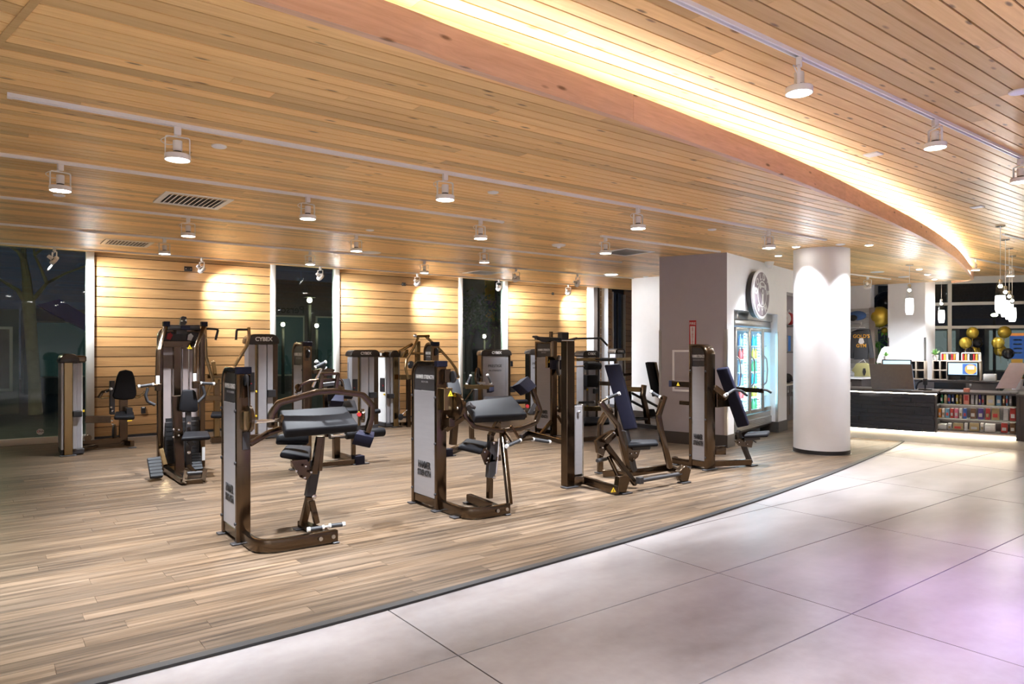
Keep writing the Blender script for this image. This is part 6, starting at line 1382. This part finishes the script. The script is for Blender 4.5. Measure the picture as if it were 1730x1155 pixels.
# ---- 13 high pulley tower
x0, y0, h = 7.55, 8.86, 1.6
y1 = Xp(903.5, 586, x0).y
R_ = gym('high_pulley', 'bronze high pulley tower with an overhead bar behind the chest press', 7.8, 9.1)
xm = hs_tower(R_, x0, y0, y1, h, .12, 'none', 'HIGH PULLEY', True)
TYy = 9.0
T(R_, 'top_boom', [Yp(905, 571, TYy), Yp(958, 573, TYy)], .06, .05, mat=M_dark); T(R_, 'top_plate', [Yp(903, 568, TYy), Yp(920, 576, TYy), Yp(955, 577, TYy)], .12, .03, mat=M_dark); BOX(R_, 'pulley_housing', *(lambda a, b: (a.x, b.x, TYy - .06, TYy + .06, b.z, a.z))(Yp(946, 561, TYy), Yp(957, 577, TYy)), M_dark); T(R_, 'mast', [Yp(931, 560, TYy), Yp(931, 580, TYy)], .05, .05)
ROD(R_, 'cable', [Yp(932, 565, TYy), Yp(948, 561, TYy)], .004, M_black); T(R_, 'bar_bracket', [Yp(955, 576, TYy), Yp(975, 571, TYy - .1)], .05, .035, mat=M_dark)
ROD(R_, 'lat_bar', [Yp(*q, TYy - .1) for q in ((974, 572), (1015, 571), (1026, 583))], .018, M_rubber, .04); MB().ball(Yp(1026, 583, TYy - .1), .022, 8).to('bar_end', M_wt, R_)
DISC(R_, 'cam_disc', Yp(944, 617, 8.72), (.75, -1, 0), .17, .03, M_black); DISC(R_, 'cam_face', Yp(947, 617, 8.70), (.75, -1, 0), .155, .02, M_panel); PAD(R_, 'cam_block', [Yp(935, 624, 8.62), Yp(949, 624, 8.62), Yp(949, 608, 8.62), Yp(935, 608, 8.62)], .1, M_navy, .01); DISC(R_, 'cam_hub', Yp(954, 615, 8.66), (.75, -1, 0), .04, .03, M_black)
BOX(R_, 'cam_guard', *(lambda a, b: (a.x, b.x, 8.8, 8.86, b.z, a.z))(Yp(925, 602, 8.8), Yp(934, 621, 8.8)), M_brzl); WARN(R_, Yp(928.5, 610, 8.795), (1, 0, 0), UP, .05)
T(R_, 'diagonal_brace', [Zp(912, 735, .05), Yp(940, 701, 8.9)], .05, .05); T(R_, 'rear_brace', [Yp(942, 702, 8.92), Yp(952, 718, 9.1)], .04, .04); T(R_, 'floor_rail', [Zp(890, 729, .05), Zp(955, 746, .05)], .07, .08, (0, 0, 1)); FOOT(R_, xm + .06, y0 + .02, .14, .1)
rp = Zp(953, 745, .05); T(R_, 'outer_rail', [Zp(893, 727, .05), Zp(880, 737, .05)], .06, .06, (0, 0, 1), mat=M_dark)

# ---- 14 torso machine behind the chest press
R_, xx = simple_cyb('torso_machine', 'silver tower machine with black chest rollers behind the navy back pad', 992, 10.2, .44, 1.43)
YY = 9.9
T(R_, 'upper_bar', [Yp(972, 607, YY), Yp(1012, 607, YY)], .06, .06, mat=M_brzl); T(R_, 'upper_bar', [Yp(1040, 607, YY), Yp(1064, 606, YY)], .06, .06, mat=M_brzl); ROD(R_, 'bar_grip', [Yp(1004, 607, YY), Yp(1040, 607, YY)], .035, M_rubber)
ROLL(R_, Yp(989, 618, YY - .2), Yp(1013, 618, YY - .2), .075); PAD(R_, 'chest_block', [Yp(992, 654, YY - .15), Yp(1011, 654, YY - .15), Yp(1011, 633, YY - .15), Yp(992, 633, YY - .15)], .12, M_vinyl, .02); ROD(R_, 'roller_shaft', [Yp(970, 619, YY - .2), Yp(990, 618, YY - .2)], .015, M_chrome); T(R_, 'block_arm', [Yp(1011, 647, YY - .1), Yp(1030, 648, YY - .1)], .06, .08)
PAD(R_, 'seat', [Yp(987, 714, YY - .3), Yp(1030, 713, YY - .3), Yp(1028, 703, YY + .1), Yp(987, 704, YY + .1)], .07); T(R_, 'seat_post', [Yp(1008, 712, YY - .1), Yp(1008, 738, YY - .1)], .07, .07); T(R_, 'floor_rail', [Zp(985, 742, .05), Zp(1030, 738, .05)], .06, .08, (0, 0, 1)); T(R_, 'lower_arm', [Yp(985, 690, YY), Yp(1014, 690, YY)], .06, .09, mat=M_brzl); GRIP(R_, Yp(976, 680, YY - .2), Yp(1003, 679, YY - .2), .025)
T(R_, 'upright', [Yp(1040, 608, YY + .02), Yp(1041, 735, YY + .02)], .05, .05, mat=M_brz)
R_2, xx = simple_cyb('corner_tower_machine', 'small dark-capped tower machine in front of the angled wall', 1042, 12.2, .34, 1.46)
T(R_2, 'side_arm', [(xx - .15, 12.05, .8), (xx + .5, 11.95, .85)], .06, .06); T(R_2, 'floor_rail', [(xx - .1, 12.1, .05), (xx + .6, 12.0, .05)], .06, .07, (0, 0, 1)); T(R_2, 'leg', [(xx + .5, 11.95, .05), (xx + .5, 11.95, .85)], .06, .06)
# ---- 15 leg press before the white wall
R_ = gym('leg_press', 'bronze leg press with a tall black back pad before the white wall', 10, 9.2)
YY = 8.95
PAD(R_, 'back_pad', [Yp(1106, 669, YY), Yp(1114, 668, YY), Yp(1109, 611, YY + .15), Yp(1094, 611, YY + .15)], .07, M_vinyl, .012); T(R_, 'back_frame', [Yp(1106, 612, YY + .1), Yp(1117, 668, YY + .02)], .06, .06)
T(R_, 'upright', [Yp(1088, 650, YY), Yp(1086, 668, YY), Yp(1091, 690, YY), Yp(1096, 728, YY)], .07, .09, (0, 1, 0), .05); q = Yp(1096, 728, YY); FOOT(R_, q.x, YY, .25, .16)
T(R_, 'top_bar', [Yp(1058, 657, YY + .2), Yp(1086, 658, YY + .05)], .09, .09, mat=M_brzl)
for d in (0, 14): ROD(R_, 'slide_rail', [Yp(1068, 664 + d, YY + .15), Yp(1112, 687 + d, YY + .1)], .025, M_dark)
PAD(R_, 'seat', [Yp(1100, 702, YY - .05), Yp(1110, 702, YY - .05), Yp(1106, 690, YY), Yp(1098, 690, YY)], .2, M_vinyl, .02)
T(R_, 'floor_frame', [Zp(1060, 716, .06), Zp(1112, 722, .06)], .07, .1, (0, 0, 1), mat=M_dark); T(R_, 'rear_leg', [Yp(1062, 657, YY + .2), Yp(1064, 716, YY + .2)], .06, .06); FOOT(R_, *(lambda q: (q.x, q.y))(Zp(1062, 716)), .2, .12)
for i in range(2): DISC(R_, 'weight_plate', V((Yp(1080, 712, YY).x, YY + .05 + i * .05, Yp(1080, 712, YY).z + .05)), (0, 0, 1), .2, .03, M_blk2)
# ================================================================== NIGHT STREET OUTSIDE
M_asph = plain('night_paving', (.10, .10, .10), .8, 0, .3, 3); M_bark = plain('pale_bark', (.30, .27, .16), .9, 0, .4, 6); M_leaf = plain('night_leaf', (.10, .2, .05), .7, 0, .4)
gd = MB().box(-14, 32, 13.2, 40, -.15, -.02).to('street_paving', M_asph, smooth=False); tag(gd, kind='structure')
gd2 = MB().box(20.4, 40, -10, 13.2, -.15, -.02).to('street_paving', M_asph, smooth=False); tag(gd2, kind='structure')
# bare plane tree by the left window
r = thing('street_tree', 'bare pale-barked tree outside the left window', 'tree', Zp(60, 700)); TYt = r.location.y
def O(px, py, dy=0): return Yp(px, py, TYt + dy)
trk = MB(); trk.rod([O(60, 700), O(58, 640), O(52, 560), O(48, 510)], [.14, .12, .12, .13], 12); trk.to('trunk', M_bark, r)
for pts, r0 in ((((48, 512), (45, 470), (40, 440), (38, 395)), .11), (((50, 512), (68, 492), (79, 478), (110, 462), (150, 447)), .05), (((44, 512), (30, 490), (10, 478), (-20, 460)), .06), (((79, 478), (70, 455), (58, 430), (55, 395)), .04), (((40, 440), (30, 424), (5, 408), (-20, 400)), .045), (((58, 430), (72, 420), (84, 408)), .035)):
    P_ = [O(a, b, i * .12) for i, (a, b) in enumerate(pts)]; k = len(P_); MB().rod(P_, [r0 * (1 - .6 * i / (k - 1)) for i in range(k)], 8).to('branch', M_bark, r)
# tree at the third window
p = Yp(790, 640, 17.0); p.z = -.02
r = thing('leafy_tree', 'leafy street tree outside the third window', 'tree', p)
MB().rod([p, Yp(792, 585, 17), Yp(800, 560, 17), Yp(815, 540, 17.1)], [.09, .08, .06, .04], 8).to('trunk', plain('dark_bark', (.05, .04, .03), .9), r)
lf = MB(); rnd = random.Random(3)
for i in range(900):
    c_ = Yp(rnd.gauss(808, 16), rnd.gauss(528, 16), 17 + rnd.uniform(-.5, .5)); d = V((rnd.uniform(-1, 1), rnd.uniform(-1, 1), rnd.uniform(-1, .4))).normalized(); sd = d.cross(UP).normalized() * .04
    lf.add([c_, c_ + d * .07 + sd, c_ + d * .15, c_ + d * .07 - sd], [(0, 1, 2, 3)])
l_ = lf.to('foliage', M_leaf, r); l_['kind'] = 'stuff'
# shopfronts across the street
M_bw = plain('night_render', (.20, .22, .22), .8); M_shop = emit('shop_glow', (.35, .7, .68), .004, (.01, .01, .012)); M_brick = plain('night_brick', (.16, .14, .15), .9, 0, .4, 14)
def shop(px0, px1, pyt, Y, mat, lab, glow=True):
    a, b = Yp(px0, 586, Y).x, Yp(px1, 586, Y).x; zt = Yp(px0, pyt, Y).z
    r_ = thing('shopfront', lab, 'building', ((a + b) / 2, Y + 1, -.02)); MB().box(a, b, Y, Y + 2, -.02, zt).to('wall', mat, r_, smooth=False)
    n = max(1, int((b - a) / 1.6))
    for i in range(n):
        xa, xb = a + (b - a) * (i + .12) / n, a + (b - a) * (i + .88) / n
        w_ = MB().box(xa, xb, Y - .04, Y, .5, min(zt - .4, 2.6)).to('window', M_frame, r_, smooth=False); MB().box(xa + .06, xb - .06, Y - .05, Y - .04, .56, min(zt - .46, 2.54)).to('pane', M_shop if glow else M_black, w_, smooth=False)
    return r_
shop(-60, 32, 520, 19.5, plain('teal_render', (.05, .10, .095), .8), 'pale teal shop building outside the far left window', False)
shop(40, 160, 520, 27, M_bw, 'low lit shopfront behind the bare tree')
shop(440, 600, 470, 24, M_brick, 'stone shopfront across the street in the second window')
shop(770, 860, 430, 22, plain('pale_render', (.30, .34, .30), .8), 'pale building wall behind the leafy tree', False)
aw_ = MB().slab([Yp(62, 515, 26.4), Yp(150, 560, 26.4), Yp(150, 535, 26.4), Yp(100, 505, 26.4)], .575, (0, 1, 0)).to('blue_awning', plain('blue_awning', (.03, .04, .35), .7), loc=Yp(100, 535, 26.4)); tag(aw_, 'dark blue shop awning outside the left window', 'awning')
def lamp(px, pyl, pyb, Y, lab, en=1.2):
    q = Yp(px, pyl, Y); r_ = thing('street_lamp', lab, 'street lamp', (q.x, Y, -.02))
    MB().rod([(q.x, Y, -.02), (q.x, Y, q.z - .12)], .05, 10).to('post', plain('lamp_post', (.06, .06, .055), .6), r_); MB().lathe([(.16, .07), (.04, .1)], q, 14).to('hood', M_dark, r_); MB().ball(q, .07, 12).to('globe', emit('street_globe', (1, .9, .6), 2), r_)
    ld = bpy.data.lights.new('street', 'POINT'); ld.energy = en; ld.color = (1, .88, .6); ld.shadow_soft_size = .12; lo = bpy.data.objects.new('street_light', ld); COL.objects.link(lo); lo.parent = r_; lo.location = V((0, -.3, q.z - .25))
lamp(-60, 470, 0, 15.5, 'unseen street lamp added left of the bare tree to light its trunk', 8); lamp(523, 507, 0, 18, 'street lamp glowing outside the second window'); lamp(478, 548, 0, 22.5, 'small distant street lamp low in the second window'); lamp(535, 550, 0, 22.5, 'distant street lamp right of the lamp post in the second window'); lamp(818, 568, 0, 20.5, 'small lamp glowing in the third window')  # the leftmost lamp is out of view, added to light the bare tree
ban = Yp(828, 505, 17.8); b = MB().box(ban.x - .18, ban.x + .18, 17.8, 17.83, ban.z - .7, ban.z + .7).to('street_banner', M_yel, loc=ban); tag(b, 'yellow street banner outside the third window', 'banner'); MB().box(ban.x - .18, ban.x + .18, 17.79, 17.8, ban.z - .3, ban.z - .05).to('banner_panel', plain('navy_print', (.02, .03, .1), .6), b, smooth=False); MB().rod([(ban.x + .22, 17.82, -.02), (ban.x + .22, 17.82, ban.z + .9)], .04, 8).to('pole', M_dark, b)
# reversed lettering on the second window
tx = Yp(486, 523, YB + .075)
o = MB().box(tx.x - .002, tx.x + .002, YB + .07, YB + .072, tx.z - .002, tx.z + .002).to('window_lettering', M_black, loc=tx); tag(o, 'mirror-reversed black script lettering on the second window', 'lettering'); text('script', 'Persona', .2, tx, (-1, 0, 0), UP, M_black, o, .001)
# street beyond the front windows
def fshop(px, py, w_, h_, d_, mat, lab):
    p = CAM + ray(px, py) * d_; c_ = V((p.x, p.y, -.02)); r_ = thing('far_building', lab, 'building', c_)
    MB().obox(c_ + UP * h_ / 2, wd * w_ / 2, wn * 1.0, UP * h_ / 2).to('wall', mat, r_, smooth=False)
    for i in range(3):
        w2 = MB().obox(c_ + UP * 1.4 + wd * ((i - 1) * w_ / 3.2) - wn * 1.02, wd * w_ * .11, wn * .03, UP * .8).to('window', M_frame, r_, smooth=False); MB().obox(c_ + UP * 1.4 + wd * ((i - 1) * w_ / 3.2) - wn * 1.06, wd * w_ * .095, wn * .01, UP * .74).to('pane', emit('far_glow', (.7, .75, .8), .03, (.01, .01, .012)), w2, smooth=False)
fshop(1700, 586, 9, 2.6, 27, plain('blue_render', (.12, .13, .2), .8), 'far lit shopfront outside the front windows'); fshop(1560, 586, 7, 5, 30, M_brick, 'dark brick building far outside the front windows')
p = CAM + ray(1718, 580) * 19.5; p.z = -.02
r_ = thing('street_kiosk_sign', 'blue and orange kiosk sign outside the front window', 'sign', p)
zt_ = CAMH + (HY - 565) * 19.5 / FPX
MB().obox(V((p.x, p.y, zt_ - .35)), wd * .16, wn * .05, UP * .33).to('upper_panel', emit('kiosk_blue', (.03, .07, .25), .15), r_, smooth=False); MB().obox(V((p.x, p.y, zt_)), wd * .16, wn * .05, UP * .04).to('cap', emit('kiosk_orange', (.9, .25, .05), .12), r_, smooth=False); MB().obox(V((p.x, p.y, (zt_ - .68) / 2)), wd * .12, wn * .05, UP * (zt_ - .68) / 2).to('lower_panel', emit('kiosk_amber', (.7, .3, .05), .08), r_, smooth=False)
for i in range(4): MB().obox(V((p.x, p.y, zt_ - .15 - .12 * i)) - wn * .055, wd * .1, wn * .003, UP * .02).to('text_line', M_wt, r_, smooth=False)
lamp_p = CAM + ray(1680, 532) * 24
r_ = thing('street_lamp', 'round street lamp outside the front window', 'street lamp', (lamp_p.x, lamp_p.y, -.02)); MB().rod([(lamp_p.x, lamp_p.y, -.02), (lamp_p.x, lamp_p.y, lamp_p.z)], .05, 8).to('post', M_dark, r_); MB().ball(lamp_p, .11, 12, (1, 1, .6)).to('globe', emit('street_globe2', (1, .95, .7), .8), r_)
